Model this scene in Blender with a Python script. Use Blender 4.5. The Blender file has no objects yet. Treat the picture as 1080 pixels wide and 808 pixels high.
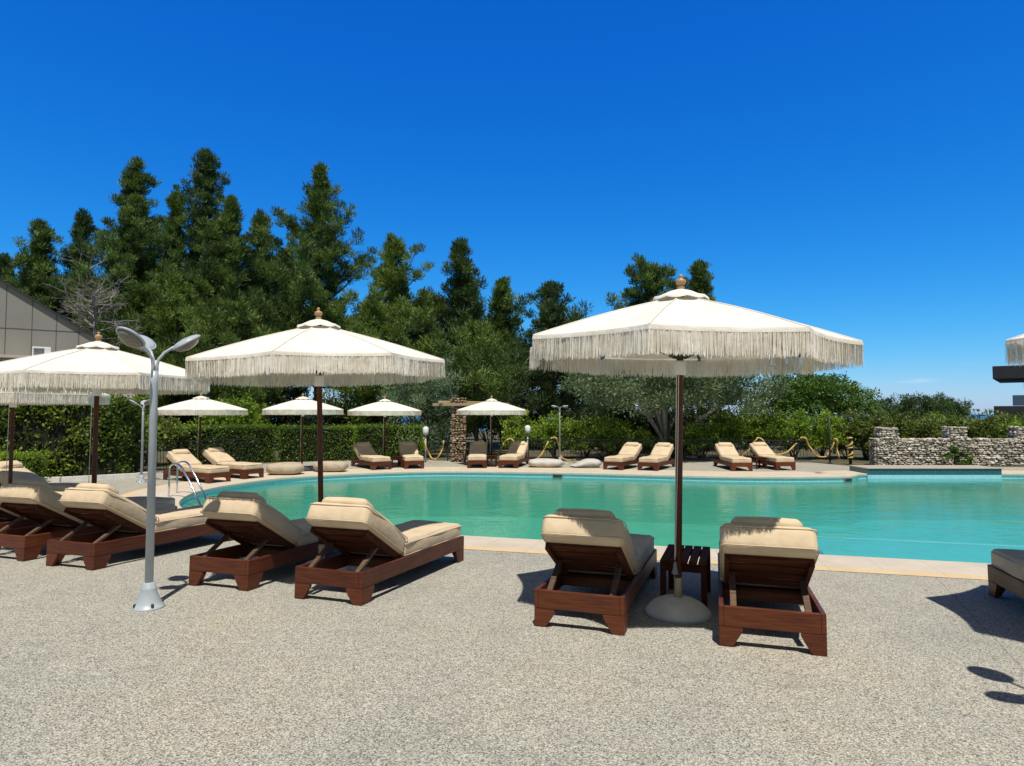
import bpy, math, random
import numpy as np
from mathutils import Vector, Matrix, geometry
random.seed(7)
SC = bpy.context.scene
COL = SC.collection
F = 680.0            # focal length in photo pixels (photo is 1080 wide)
HOR = 436.0
EYE = 1.85
PI = math.pi

# ------------------------------------------------------------------ places
def gz(x, y):
    """paving height: the near terrace rises gently away from the pool"""
    s = -.265*x - .964*(y-8.45)
    return max(0.0, .06 + .03*min(s, 9.0))
PITCH = math.atan((HOR-404)/F)
def ray(px, py):
    u = (px-540)/F; v = (404-py)/F
    c, s = math.cos(PITCH), math.sin(PITCH)
    return Vector((u, c - v*s, s + v*c))
def ground_at(px, py):
    r = ray(px, py); z = 0.0; p = None
    for _ in range(30):
        t = (z-EYE)/r.z
        p = Vector((r.x*t, r.y*t, z))
        z = gz(p.x, p.y)
    return Vector((p.x, p.y, z))
def at_depth(px, py, d):
    r = ray(px, py); t = d/r.y
    return Vector((r.x*t, d, EYE + r.z*t))

# ------------------------------------------------------------------ objects
def link(o, parent=None):
    COL.objects.link(o)
    if parent is not None: o.parent = parent
    return o
def tag(o, label=None, cat=None, group=None, kind=None):
    if label: o['label'] = label
    if cat: o['category'] = cat
    if group: o['group'] = group
    if kind: o['kind'] = kind
    return o
def empty(name, loc=(0, 0, 0), rz=0.0, rx=0.0, ry=0.0):
    o = bpy.data.objects.new(name, None)
    o.empty_display_size = .2
    o.location = loc; o.rotation_euler = (rx, ry, rz)
    return link(o)
def copy_tree(o, parent=None):
    c = o.copy(); COL.objects.link(c)
    if parent is not None:
        c.parent = parent
        c.matrix_parent_inverse = o.matrix_parent_inverse
    if 'label' in c.keys() and parent is None: del c['label']
    for ch in list(CHILD.get(o.name, [])):
        copy_tree(ch, c)
    return c
CHILD = {}
def mesh_obj(name, verts, faces, mat, parent=None, smooth=False, bevel=0.0, tint=None):
    me = bpy.data.meshes.new(name)
    me.from_pydata([tuple(v) for v in verts], [], faces)
    me.validate(); me.update()
    o = bpy.data.objects.new(name, me)
    if mat: me.materials.append(mat)
    if smooth: me.polygons.foreach_set('use_smooth', [True]*len(me.polygons))
    link(o, parent)
    if parent is not None: CHILD.setdefault(parent.name, []).append(o)
    if bevel:
        b = o.modifiers.new('edge', 'BEVEL'); b.width = bevel; b.segments = 2; b.limit_method = 'ANGLE'
        b.harden_normals = False
    return o

class MB:
    def __init__(s): s.v = []; s.f = []
    def add(s, vs, fs):
        n = len(s.v); s.v += [Vector(v) for v in vs]; s.f += [tuple(i+n for i in f) for f in fs]
        return s
    def box(s, c, size, M=None):
        x, y, z = [k/2 for k in size]; c = Vector(c)
        vs = [Vector((a*x, b*y, d*z)) for a in (-1, 1) for b in (-1, 1) for d in (-1, 1)]
        if M is not None: vs = [M @ v for v in vs]
        return s.add([v+c for v in vs], [(0, 1, 3, 2), (4, 6, 7, 5), (0, 4, 5, 1), (2, 3, 7, 6), (0, 2, 6, 4), (1, 5, 7, 3)])
    def bar(s, a, b, w, h, up=(0, 0, 1)):
        a, b = Vector(a), Vector(b); d = (b-a).normalized(); up = Vector(up)
        x = d.cross(up).normalized(); z = x.cross(d).normalized()
        vs = [p + x*sx*w/2 + z*sz*h/2 for p in (a, b) for sx in (-1, 1) for sz in (-1, 1)]
        return s.add(vs, [(0, 1, 3, 2), (4, 6, 7, 5), (0, 4, 5, 1), (2, 3, 7, 6), (0, 2, 6, 4), (1, 5, 7, 3)])
    def prism(s, poly, axis, a, b):
        """poly: 2d points; axis 'x': poly=(y,z); 'y': poly=(x,z); 'z': poly=(x,y)"""
        def P(p, t):
            return {'x': (t, p[0], p[1]), 'y': (p[0], t, p[1]), 'z': (p[0], p[1], t)}[axis]
        n = len(poly)
        vs = [P(p, a) for p in poly] + [P(p, b) for p in poly]
        fs = [tuple(range(n))[::-1], tuple(range(n, 2*n))] + [(i, (i+1) % n, n+(i+1) % n, n+i) for i in range(n)]
        return s.add(vs, fs)
    def tube(s, pts, r, n=8, caps=True):
        pts = [Vector(p) for p in pts]
        rs = r if isinstance(r, (list, tuple)) else [r]*len(pts)
        base = len(s.v); m = len(pts)
        prev = None
        for i, p in enumerate(pts):
            d = (pts[min(i+1, m-1)] - pts[max(i-1, 0)])
            d = d.normalized() if d.length > 1e-9 else Vector((0, 0, 1))
            if prev is None:
                x = d.orthogonal().normalized()
            else:
                x = prev - d*prev.dot(d)
                x = x.normalized() if x.length > 1e-6 else d.orthogonal().normalized()
            prev = x; y = d.cross(x)
            for k in range(n):
                a = 2*PI*k/n
                s.v.append(p + (x*math.cos(a)+y*math.sin(a))*rs[i])
        for i in range(m-1):
            for k in range(n):
                k2 = (k+1) % n
                s.f.append((base+i*n+k, base+i*n+k2, base+(i+1)*n+k2, base+(i+1)*n+k))
        if caps:
            s.f.append(tuple(base+k for k in range(n))[::-1])
            s.f.append(tuple(base+(m-1)*n+k for k in range(n)))
        return s
    def lathe(s, prof, n=24, c=(0, 0, 0), M=None):
        c = Vector(c); base = len(s.v)
        for r, z in prof:
            for k in range(n):
                a = 2*PI*k/n; v = Vector((r*math.cos(a), r*math.sin(a), z))
                if M is not None: v = M @ v
                s.v.append(v + c)
        for i in range(len(prof)-1):
            for k in range(n):
                k2 = (k+1) % n
                s.f.append((base+i*n+k, base+i*n+k2, base+(i+1)*n+k2, base+(i+1)*n+k))
        s.f.append(tuple(base+k for k in range(n))[::-1])
        s.f.append(tuple(base+(len(prof)-1)*n+k for k in range(n)))
        return s
    def rbox(s, c, size, r, seg=6, M=None, puff=0.0, wob=0.0, seed=0):
        """rounded (cushion like) box"""
        hx, hy, hz = [k/2 for k in size]; c = Vector(c); rnd = random.Random(seed)
        ph = [rnd.uniform(0, 6) for _ in range(6)]
        def axis_vals(h):
            inner = h - r
            a = [-h + r*(1-math.cos(PI/2*i/seg)) for i in range(seg+1)]
            nmid = max(2, int(2*inner/.08))
            mid = [-inner + 2*inner*i/nmid for i in range(1, nmid)]
            return a + mid + [-v for v in a[::-1]]
        X, Y, Z = axis_vals(hx), axis_vals(hy), axis_vals(hz)
        idx = {}
        def vert(p):
            k = (round(p[0], 5), round(p[1], 5), round(p[2], 5))
            if k in idx: return idx[k]
            q = Vector([max(-h+r, min(h-r, t)) for t, h in zip(p, (hx, hy, hz))])
            d = Vector(p)-q
            v = q + (d.normalized()*r if d.length > 1e-9 else d)
            if puff:
                fx = max(0, 1-(p[0]/hx)**2); fy = max(0, 1-(p[1]/hy)**2); fz = max(0, 1-(p[2]/hz)**2)
                v.z += (1 if p[2] > 0 else -.2)*puff*math.sqrt(fx*fy)*abs(p[2]/hz)
                v.x += math.copysign(puff*.5*fy*fz, p[0]); v.y += math.copysign(puff*.5*fx*fz, p[1])
            if wob:
                v += Vector((math.sin(9*v.y+ph[0])*math.sin(7*v.z+ph[1]), math.sin(8*v.x+ph[2])*math.sin(6*v.z+ph[3]),
                             math.sin(7*v.x+ph[4])*math.sin(8*v.y+ph[5])))*wob
            if M is not None: v = M @ v
            s.v.append(v+c); idx[k] = len(s.v)-1
            return idx[k]
        def face_grid(A, B, f):
            for i in range(len(A)-1):
                for j in range(len(B)-1):
                    q = [vert(f(A[i], B[j])), vert(f(A[i+1], B[j])), vert(f(A[i+1], B[j+1])), vert(f(A[i], B[j+1]))]
                    if len(set(q)) == 4: s.f.append(tuple(q))
        face_grid(X, Y, lambda a, b: (a, b, hz)); face_grid(Y, X, lambda a, b: (b, a, -hz))
        face_grid(Y, Z, lambda a, b: (hx, a, b)); face_grid(Z, Y, lambda a, b: (-hx, b, a))
        face_grid(Z, X, lambda a, b: (b, hy, a)); face_grid(X, Z, lambda a, b: (a, -hy, b))
        return s
    def build(s, name, mat, parent=None, smooth=False, bevel=0.0):
        return mesh_obj(name, s.v, s.f, mat, parent, smooth, bevel)

# ------------------------------------------------------------------ materials
class NT:
    def __init__(s, m): s.t = m.node_tree; s.n = s.t.nodes; s.l = s.t.links
    def new(s, typ, **kw):
        n = s.n.new(typ)
        for k, v in kw.items():
            if k in n.inputs: n.inputs[k].default_value = v
            else: setattr(n, k, v)
        return n
    def link(s, a, b): s.l.new(a, b)
def new_mat(name):
    m = bpy.data.materials.new(name); m.use_nodes = True
    nt = NT(m); bsdf = nt.n['Principled BSDF']
    return m, nt, bsdf
def ramp(nt, stops, fac):
    r = nt.n.new('ShaderNodeValToRGB')
    el = r.color_ramp.elements
    while len(el) < len(stops): el.new(.5)
    for e, (p, c) in zip(el, stops):
        e.position = p; e.color = (c[0], c[1], c[2], 1)
    nt.link(fac, r.inputs[0])
    return r.outputs[0]
def coords(nt, kind='Object', scale=(1, 1, 1)):
    tc = nt.n.new('ShaderNodeTexCoord'); mp = nt.n.new('ShaderNodeMapping')
    mp.inputs['Scale'].default_value = scale
    nt.link(tc.outputs[kind], mp.inputs[0]); return mp.outputs[0]
def noise(nt, vec, scale, detail=3, rough=.55):
    n = nt.new('ShaderNodeTexNoise'); n.inputs['Scale'].default_value = scale
    n.inputs['Detail'].default_value = detail; n.inputs['Roughness'].default_value = rough
    nt.link(vec, n.inputs['Vector']); return n
def bump(nt, bsdf, h, strength=.3, dist=.01):
    b = nt.n.new('ShaderNodeBump'); b.inputs['Strength'].default_value = strength
    b.inputs['Distance'].default_value = dist
    nt.link(h, b.inputs['Height']); nt.link(b.outputs[0], bsdf.inputs['Normal']); return b
def mixc(nt, fac, a, b, mode='MIX'):
    m = nt.n.new('ShaderNodeMix'); m.data_type = 'RGBA'; m.blend_type = mode
    for sock, v in ((m.inputs[0], fac), (m.inputs[6], a), (m.inputs[7], b)):
        if hasattr(v, 'links') or isinstance(v, bpy.types.NodeSocket): nt.link(v, sock)
        elif isinstance(v, (int, float)): sock.default_value = v
        else: sock.default_value = (v[0], v[1], v[2], 1)
    return m.outputs[2]
def noisy(name, a, b, scale=6, rough=.7, bs=.2, bd=.005, cscale=(1, 1, 1), metal=0, kind='Object', bscale=None, spec=.4):
    m, nt, p = new_mat(name)
    v = coords(nt, kind, cscale); n = noise(nt, v, scale, 5)
    nt.link(ramp(nt, [(.3, a), (.7, b)], n.outputs[0]), p.inputs['Base Color'])
    p.inputs['Roughness'].default_value = rough; p.inputs['Metallic'].default_value = metal
    p.inputs['Specular IOR Level'].default_value = spec
    if bs:
        n2 = noise(nt, v, bscale or scale*6, 3); bump(nt, p, n2.outputs[0], bs, bd)
    return m
def mat_wood(name, a, b, c, rough=.38, spec=.25):
    m, nt, p = new_mat(name)
    v = coords(nt, 'Object', (2.2, 2.2, 38)); n = noise(nt, v, 1.6, 6, .62)
    v2 = coords(nt, 'Object'); n2 = noise(nt, v2, 3.5, 3)
    oi = nt.n.new('ShaderNodeObjectInfo')
    col = ramp(nt, [(.25, a), (.5, b), (.78, c)], n.outputs[0])
    col = mixc(nt, n2.outputs[0], col, mixc(nt, .6, col, a), 'MIX')
    hs = nt.new('ShaderNodeHueSaturation'); nt.link(col, hs.inputs['Color'])
    mr = nt.new('ShaderNodeMapRange'); nt.link(oi.outputs['Random'], mr.inputs[0])
    mr.inputs[3].default_value = .8; mr.inputs[4].default_value = 1.25
    nt.link(mr.outputs[0], hs.inputs['Value'])
    nt.link(hs.outputs[0], p.inputs['Base Color'])
    rr = nt.new('ShaderNodeMapRange'); nt.link(n2.outputs[0], rr.inputs[0])
    rr.inputs[3].default_value = rough-.08; rr.inputs[4].default_value = rough+.25
    nt.link(rr.outputs[0], p.inputs['Roughness'])
    p.inputs['Specular IOR Level'].default_value = spec
    bump(nt, p, n.outputs[0], .25, .003)
    return m
def mat_cloth(name, a, b, weave=420, trans=0.0, wr=.25):
    m, nt, p = new_mat(name)
    v = coords(nt, 'Object'); n = noise(nt, v, 4, 4)
    col = ramp(nt, [(.3, a), (.7, b)], n.outputs[0])
    nt.link(col, p.inputs['Base Color']); p.inputs['Roughness'].default_value = .9
    p.inputs['Specular IOR Level'].default_value = .15
    w = nt.new('ShaderNodeTexNoise'); w.inputs['Scale'].default_value = weave; nt.link(v, w.inputs['Vector'])
    n3 = noise(nt, v, 9, 3)
    ad = nt.new('ShaderNodeMath', operation='MULTIPLY_ADD'); nt.link(n3.outputs[0], ad.inputs[0]); ad.inputs[1].default_value = 16.0
    nt.link(w.outputs[0], ad.inputs[2])
    bump(nt, p, ad.outputs[0], wr, .003)
    if trans:
        tr = nt.new('ShaderNodeBsdfTranslucent'); nt.link(col, tr.inputs[0])
        mx = nt.new('ShaderNodeMixShader'); mx.inputs[0].default_value = trans
        nt.link(p.outputs[0], mx.inputs[1]); nt.link(tr.outputs[0], mx.inputs[2])
        nt.link(mx.outputs[0], nt.n['Material Output'].inputs[0])
    return m
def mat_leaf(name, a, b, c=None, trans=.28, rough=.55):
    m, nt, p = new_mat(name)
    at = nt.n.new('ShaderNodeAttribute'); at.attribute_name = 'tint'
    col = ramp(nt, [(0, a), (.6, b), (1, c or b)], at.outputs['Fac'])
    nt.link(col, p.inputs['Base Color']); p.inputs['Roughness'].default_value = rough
    p.inputs['Specular IOR Level'].default_value = .3
    tr = nt.new('ShaderNodeBsdfTranslucent')
    nt.link(mixc(nt, 1.0, col, (1.15, 1.25, .6), 'MULTIPLY'), tr.inputs[0])
    mx = nt.new('ShaderNodeMixShader'); mx.inputs[0].default_value = trans
    nt.link(p.outputs[0], mx.inputs[1]); nt.link(tr.outputs[0], mx.inputs[2])
    nt.link(mx.outputs[0], nt.n['Material Output'].inputs[0])
    return m
def mat_aggregate():
    m, nt, p = new_mat('exposed_aggregate')
    v = coords(nt, 'Object')
    vo = nt.new('ShaderNodeTexVoronoi'); vo.inputs['Scale'].default_value = 150; nt.link(v, vo.inputs['Vector'])
    sep = nt.new('ShaderNodeSeparateColor'); nt.link(vo.outputs['Color'], sep.inputs[0])
    peb = ramp(nt, [(0, (.05, .045, .035)), (.18, (.17, .155, .12)), (.4, (.35, .325, .26)), (.8, (.53, .495, .405)), (1, (.74, .70, .60))], sep.outputs[0])
    warm = ramp(nt, [(0, (.43, .345, .255)), (1, (.33, .335, .32))], sep.outputs[1])
    col = mixc(nt, .18, peb, warm)
    dist = ramp(nt, [(.0, (1, 1, 1)), (.55, (1, 1, 1)), (.9, (.55, .52, .46))], vo.outputs['Distance'])
    col = mixc(nt, .6, col, dist, 'MULTIPLY')
    big = noise(nt, v, .7, 5, .6)
    col = mixc(nt, .55, col, ramp(nt, [(.28, (.76, .80, .80)), (.5, (1, 1.02, 1)), (.72, (1.14, 1.06, .93))], big.outputs[0]), 'MULTIPLY')
    mid = noise(nt, v, 5, 4, .6)
    col = mixc(nt, .5, col, ramp(nt, [(.3, (.88, .88, .88)), (.7, (1.09, 1.08, 1.05))], mid.outputs[0]), 'MULTIPLY')
    st = noise(nt, v, 1.9, 6, .7)
    col = mixc(nt, ramp(nt, [(.58, (0, 0, 0)), (.74, (.42, .42, .42))], st.outputs[0]), col, (.17, .155, .125))
    # straight casting joints across the slabs
    mp = nt.n.new('ShaderNodeMapping'); mp.inputs['Rotation'].default_value = (0, 0, math.radians(24))
    nt.link(v, mp.inputs[0]); sx = nt.new('ShaderNodeSeparateXYZ'); nt.link(mp.outputs[0], sx.inputs[0])
    def joint(sock, period, off):
        a = nt.new('ShaderNodeMath', operation='ADD'); nt.link(sock, a.inputs[0]); a.inputs[1].default_value = off
        mo = nt.new('ShaderNodeMath', operation='PINGPONG'); nt.link(a.outputs[0], mo.inputs[0]); mo.inputs[1].default_value = period/2
        lt = nt.new('ShaderNodeMath', operation='LESS_THAN'); nt.link(mo.outputs[0], lt.inputs[0]); lt.inputs[1].default_value = .004
        return lt.outputs[0]
    jj = nt.new('ShaderNodeMath', operation='MAXIMUM')
    nt.link(joint(sx.outputs[0], 13.0, -1.328), jj.inputs[0]); jj.inputs[1].default_value = 0
    jm = nt.new('ShaderNodeMath', operation='MULTIPLY'); nt.link(jj.outputs[0], jm.inputs[0]); jm.inputs[1].default_value = .5
    col = mixc(nt, jm.outputs[0], col, (.06, .055, .05))
    col = mixc(nt, 1.0, col, (.96, .98, 1.02), 'MULTIPLY')
    nt.link(col, p.inputs['Base Color']); p.inputs['Roughness'].default_value = .85
    p.inputs['Specular IOR Level'].default_value = .25
    inv = nt.new('ShaderNodeMath', operation='SUBTRACT'); inv.inputs[0].default_value = 1; nt.link(vo.outputs['Distance'], inv.inputs[1])
    bump(nt, p, inv.outputs[0], .5, .004)
    return m
def mat_paver(name, a, b, mort=(.3, .26, .2), period=.6):
    m, nt, p = new_mat(name)
    v = coords(nt, 'Object'); n = noise(nt, v, 2.2, 6, .65); n2 = noise(nt, v, 45, 3)
    col = ramp(nt, [(.28, a), (.72, b)], n.outputs[0])
    col = mixc(nt, .35, col, ramp(nt, [(.3, (.7, .68, .62)), (.7, (1.1, 1.08, 1.05))], n2.outputs[0]), 'MULTIPLY')
    uv = nt.n.new('ShaderNodeUVMap'); sx = nt.new('ShaderNodeSeparateXYZ'); nt.link(uv.outputs[0], sx.inputs[0])
    mo = nt.new('ShaderNodeMath', operation='PINGPONG'); nt.link(sx.outputs[0], mo.inputs[0]); mo.inputs[1].default_value = period/2
    lt = nt.new('ShaderNodeMath', operation='LESS_THAN'); nt.link(mo.outputs[0], lt.inputs[0]); lt.inputs[1].default_value = .004
    lm = nt.new('ShaderNodeMath', operation='MULTIPLY'); nt.link(lt.outputs[0], lm.inputs[0]); lm.inputs[1].default_value = .6
    col = mixc(nt, lm.outputs[0], col, mort)
    nt.link(col, p.inputs['Base Color']); p.inputs['Roughness'].default_value = .8
    bump(nt, p, n2.outputs[0], .25, .003)
    return m
def mat_tiles(name, a, b, grout, size=.05):
    m, nt, p = new_mat(name)
    uv = nt.n.new('ShaderNodeUVMap')
    br = nt.new('ShaderNodeTexBrick'); br.offset = 0
    br.inputs['Scale'].default_value = 1; br.inputs['Brick Width'].default_value = size; br.inputs['Row Height'].default_value = size
    br.inputs['Mortar Size'].default_value = .004
    br.inputs['Color1'].default_value = (*a, 1); br.inputs['Color2'].default_value = (*b, 1); br.inputs['Mortar'].default_value = (*grout, 1)
    nt.link(uv.outputs[0], br.inputs['Vector'])
    nt.link(br.outputs[0], p.inputs['Base Color']); p.inputs['Roughness'].default_value = .18
    return m
def mat_water():
    m = bpy.data.materials.new('pool_water'); m.use_nodes = True; nt = NT(m); nt.n.clear()
    out = nt.new('ShaderNodeOutputMaterial')
    v = coords(nt, 'Object', (1, 1.5, 1))
    n1 = noise(nt, v, 1.3, 3, .5); n2 = noise(nt, v, 4.2, 4, .6)
    ad = nt.new('ShaderNodeMath', operation='MULTIPLY_ADD'); nt.link(n2.outputs[0], ad.inputs[0]); ad.inputs[1].default_value = .42
    nt.link(n1.outputs[0], ad.inputs[2])
    b = nt.n.new('ShaderNodeBump'); b.inputs['Strength'].default_value = .30; b.inputs['Distance'].default_value = .05
    nt.link(ad.outputs[0], b.inputs['Height'])
    fr = nt.new('ShaderNodeFresnel'); fr.inputs[0].default_value = 1.38; nt.link(b.outputs[0], fr.inputs[1])
    gl = nt.new('ShaderNodeBsdfGlossy'); gl.inputs['Roughness'].default_value = .015; nt.link(b.outputs[0], gl.inputs['Normal'])
    tr = nt.new('ShaderNodeBsdfTransparent'); tr.inputs[0].default_value = (.62, .93, .85, 1)
    # suspended haze in the water: a little of the light comes back before the floor
    df = nt.new('ShaderNodeBsdfDiffuse'); df.inputs[0].default_value = (.095, .46, .35, 1)
    m0 = nt.new('ShaderNodeMixShader'); m0.inputs[0].default_value = .40
    nt.link(tr.outputs[0], m0.inputs[1]); nt.link(df.outputs[0], m0.inputs[2])
    mx = nt.new('ShaderNodeMixShader'); nt.link(fr.outputs[0], mx.inputs[0])
    nt.link(m0.outputs[0], mx.inputs[1]); nt.link(gl.outputs[0], mx.inputs[2]); nt.link(mx.outputs[0], out.inputs[0])
    return m

WOOD = mat_wood('mahogany_stain', (.045, .012, .006), (.125, .034, .013), (.21, .065, .024))
WOODD = mat_wood('dark_stain', (.034, .012, .007), (.080, .027, .014), (.13, .046, .024), .7, .04)
WOODL = mat_wood('worn_teak', (.05, .03, .02), (.12, .07, .042), (.22, .135, .08), .5)
TANW = mat_wood('bleached_beam', (.30, .22, .13), (.45, .34, .21), (.56, .44, .29), .7)
POLEW = mat_wood('pole_teak', (.06, .019, .009), (.11, .036, .016), (.16, .06, .028), .35)
CUSH = mat_cloth('tan_canvas', (.545, .42, .275), (.645, .515, .345))
CUSHTOP = mat_cloth('piping_canvas', (.55, .43, .28), (.62, .50, .34))
BEAN = mat_cloth('beanbag_canvas', (.40, .325, .235), (.50, .41, .305), wr=.5)
BEANW = mat_cloth('pale_beanbag', (.46, .435, .40), (.56, .53, .49), wr=.5)
WHITECL = mat_cloth('white_canvas', (.74, .72, .68), (.82, .80, .76), wr=.5)
CANOPY = mat_cloth('canopy_canvas', (.79, .735, .63), (.85, .80, .71), trans=.07, wr=.35)
FRINGE = mat_cloth('fringe_yarn', (.80, .74, .63), (.94, .90, .81), trans=.2)
FINIAL = noisy('turned_wood', (.34, .20, .09), (.46, .29, .14), 9, .4)
DARKMET = noisy('dark_metal', (.02, .02, .022), (.05, .05, .05), 9, .45, .1)
BLACKFE = noisy('black_iron', (.012, .012, .013), (.03, .03, .03), 9, .5, .1)
STEEL = noisy('polished_steel', (.55, .56, .57), (.68, .69, .70), 12, .18, 0, metal=1)
LAMPGREY = noisy('grey_painted_metal', (.36, .40, .43), (.43, .47, .50), 7, .36, .1, .002)
LENS = noisy('ribbed_lens', (.15, .135, .105), (.26, .235, .19), 30, .15, .4, .004, cscale=(1, 6, 1))
CONC = noisy('white_concrete', (.58, .56, .52), (.76, .74, .70), 5, .85, .4, .006, bscale=60)
SLEEVE = noisy('brass_sleeve', (.42, .34, .22), (.55, .45, .30), 8, .4)
CORD = noisy('cord', (.6, .57, .5), (.72, .7, .62), 60, .9)
ROPE = noisy('yellow_rope', (.46, .30, .075), (.60, .42, .14), 20, .7, .4, .01)
AGG = mat_aggregate()
PAVE = mat_paver('coping_paver', (.50, .43, .34), (.62, .54, .43))
STRIP = mat_paver('tan_strip', (.60, .44, .24), (.68, .52, .30), period=1.2)
FARPAVE = PAVE
TILE = mat_tiles('waterline_tile', (.20, .54, .70), (.28, .64, .78), (.50, .70, .74))
DTILE = mat_tiles('dark_tile', (.018, .085, .12), (.03, .12, .155), (.05, .13, .16))
PLASTER = noisy('pool_plaster', (.18, .56, .46), (.24, .64, .54), 1.2, .7, 0)
PLASTERL = noisy('pool_step_plaster', (.70, .86, .86), (.78, .9, .9), 2, .7, 0)
WATER = mat_water()
SOIL = noisy('garden_soil', (.045, .05, .02), (.13, .105, .06), .8, .95, .5, .05, bscale=9)
SEA = noisy('sea_water', (.02, .12, .26), (.03, .16, .32), .002, .35, 0)
BARK = noisy('pine_bark', (.05, .035, .025), (.14, .10, .075), 5, .9, .6, .03, cscale=(1, 1, .35))
OLBARK = noisy('olive_bark', (.14, .125, .10), (.32, .29, .24), 5, .9, .6, .03, cscale=(1, 1, .4))
DEADW = noisy('dead_wood', (.20, .18, .165), (.34, .31, .29), 6, .9, .3)
STONE = noisy('dry_stone', (.22, .195, .16), (.50, .46, .39), 2.3, .9, .6, .02, bscale=28)
MORTAR = noisy('shadow_joint', (.035, .03, .025), (.075, .065, .055), 6, .95, .3)
PANEL = noisy('grey_panel', (.225, .215, .19), (.27, .26, .23), .6, .6, .05)
GREYJ = noisy('panel_seal', (.07, .065, .055), (.09, .085, .07), 3, .8, 0)
BEIGE = noisy('beige_render', (.55, .47, .38), (.62, .54, .45), 1.5, .85, .1)
DARKCON = noisy('charcoal_render', (.022, .022, .026), (.035, .035, .04), 1.2, .7, .05)
WHITEP = noisy('white_plastic', (.72, .72, .70), (.80, .80, .78), 6, .5, 0)
GREYP = noisy('grey_plastic', (.22, .22, .22), (.30, .30, .30), 6, .5, 0)
OPAL = noisy('opal_globe', (.74, .76, .76), (.82, .84, .84), 6, .25, 0)
m, nt, p = new_mat('balcony_glass'); GLASS = m
p.inputs['Base Color'].default_value = (.05, .10, .14, 1); p.inputs['Roughness'].default_value = .05
# foliage
L_PINE = mat_leaf('pine_needles', (.038, .074, .022), (.11, .178, .042), (.22, .30, .068))
L_PINE2 = mat_leaf('young_pine_needles', (.060, .105, .022), (.135, .205, .038), (.24, .32, .066))
L_DARK = mat_leaf('dark_needles', (.026, .054, .022), (.068, .118, .040), (.14, .20, .056))
L_CEDAR = mat_leaf('blue_cedar_needles', (0.096, 0.163, 0.091), (0.180, 0.263, 0.156), (0.300, 0.388, 0.247))
L_HEDGE = mat_leaf('hedge_leaves', (0.068, 0.135, 0.016), (0.149, 0.250, 0.029), (0.284, 0.392, 0.052), .3, .42)
L_BIGH = mat_leaf('tall_hedge_leaves', (0.047, 0.088, 0.012), (0.115, 0.176, 0.024), (0.297, 0.351, 0.048), .3, .35)
L_LIME = mat_leaf('lime_leaves', (.11, .19, .014), (.24, .35, .025), (.38, .46, .05), .35, .45)
L_SHRUB = mat_leaf('shrub_leaves', (0.103, 0.184, 0.024), (0.207, 0.310, 0.040), (0.345, 0.437, 0.077), .32, .4)
L_SHRUBD = mat_leaf('dull_shrub_leaves', (0.072, 0.106, 0.024), (0.144, 0.188, 0.042), (0.252, 0.275, 0.078), .3, .45)
L_OLIVE = mat_leaf('olive_leaves', (.062, .094, .043), (.13, .178, .09), (.245, .295, .17), .22, .4)
L_DOME = mat_leaf('mastic_leaves', (0.052, 0.114, 0.024), (0.103, 0.192, 0.036), (0.184, 0.276, 0.060), .25, .45)
L_UNDER = mat_leaf('shade_darkened_leaves', (.016, .028, .010), (.032, .05, .015), (.06, .08, .022))  # leaf colour darkened to carry the shade under the crowns
L_PALM = mat_leaf('palm_fronds', (.05, .10, .02), (.10, .17, .03), (.17, .25, .05), .3, .4)

# ------------------------------------------------------------------ leaf clouds
def leaf_obj(name, C, U, L, W, tint, mat, parent, rng):
    n = len(C)
    R = rng.normal(size=(n, 3)); V = np.cross(U, R); V /= np.linalg.norm(V, axis=1)[:, None]+1e-9
    L = L[:, None]; W = W[:, None]
    q = np.empty((n, 4, 3), dtype=np.float32)
    q[:, 0] = C - U*L*.5; q[:, 1] = C + V*W*.5 + U*L*.05; q[:, 2] = C + U*L*.5; q[:, 3] = C - V*W*.5 + U*L*.05
    me = bpy.data.meshes.new(name)
    me.vertices.add(n*4); me.vertices.foreach_set('co', q.reshape(-1))
    me.loops.add(n*4); me.loops.foreach_set('vertex_index', np.arange(n*4, dtype=np.int32))
    me.polygons.add(n); me.polygons.foreach_set('loop_start', np.arange(0, n*4, 4, dtype=np.int32))
    me.update(calc_edges=True)
    a = me.attributes.new('tint', 'FLOAT', 'FACE'); a.data.foreach_set('value', np.clip(tint, 0, 1).astype(np.float32))
    me.materials.append(mat)
    o = link(bpy.data.objects.new(name, me), parent)
    if parent is not None: CHILD.setdefault(parent.name, []).append(o)
    return o
def unit(a): return a/(np.linalg.norm(a, axis=1)[:, None]+1e-9)
def puffs(P, R, per, rng, flat=.8, up=.35, jit=.9):
    """leaves in clumps around centres P (radius R)"""
    n = len(P); idx = np.repeat(np.arange(n), per)
    d = unit(rng.normal(size=(len(idx), 3))); r = rng.random(len(idx))**.45
    off = d*r[:, None]; off[:, 2] *= flat
    C = P[idx] + off*R[idx][:, None]
    U = unit(d + np.array([0, 0, up]) + rng.normal(size=d.shape)*jit*.5)
    tn = rng.random(n)
    t = np.clip(tn[idx]*.65 + rng.random(len(idx))*.35, 0, 1)
    return C, U, t

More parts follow.
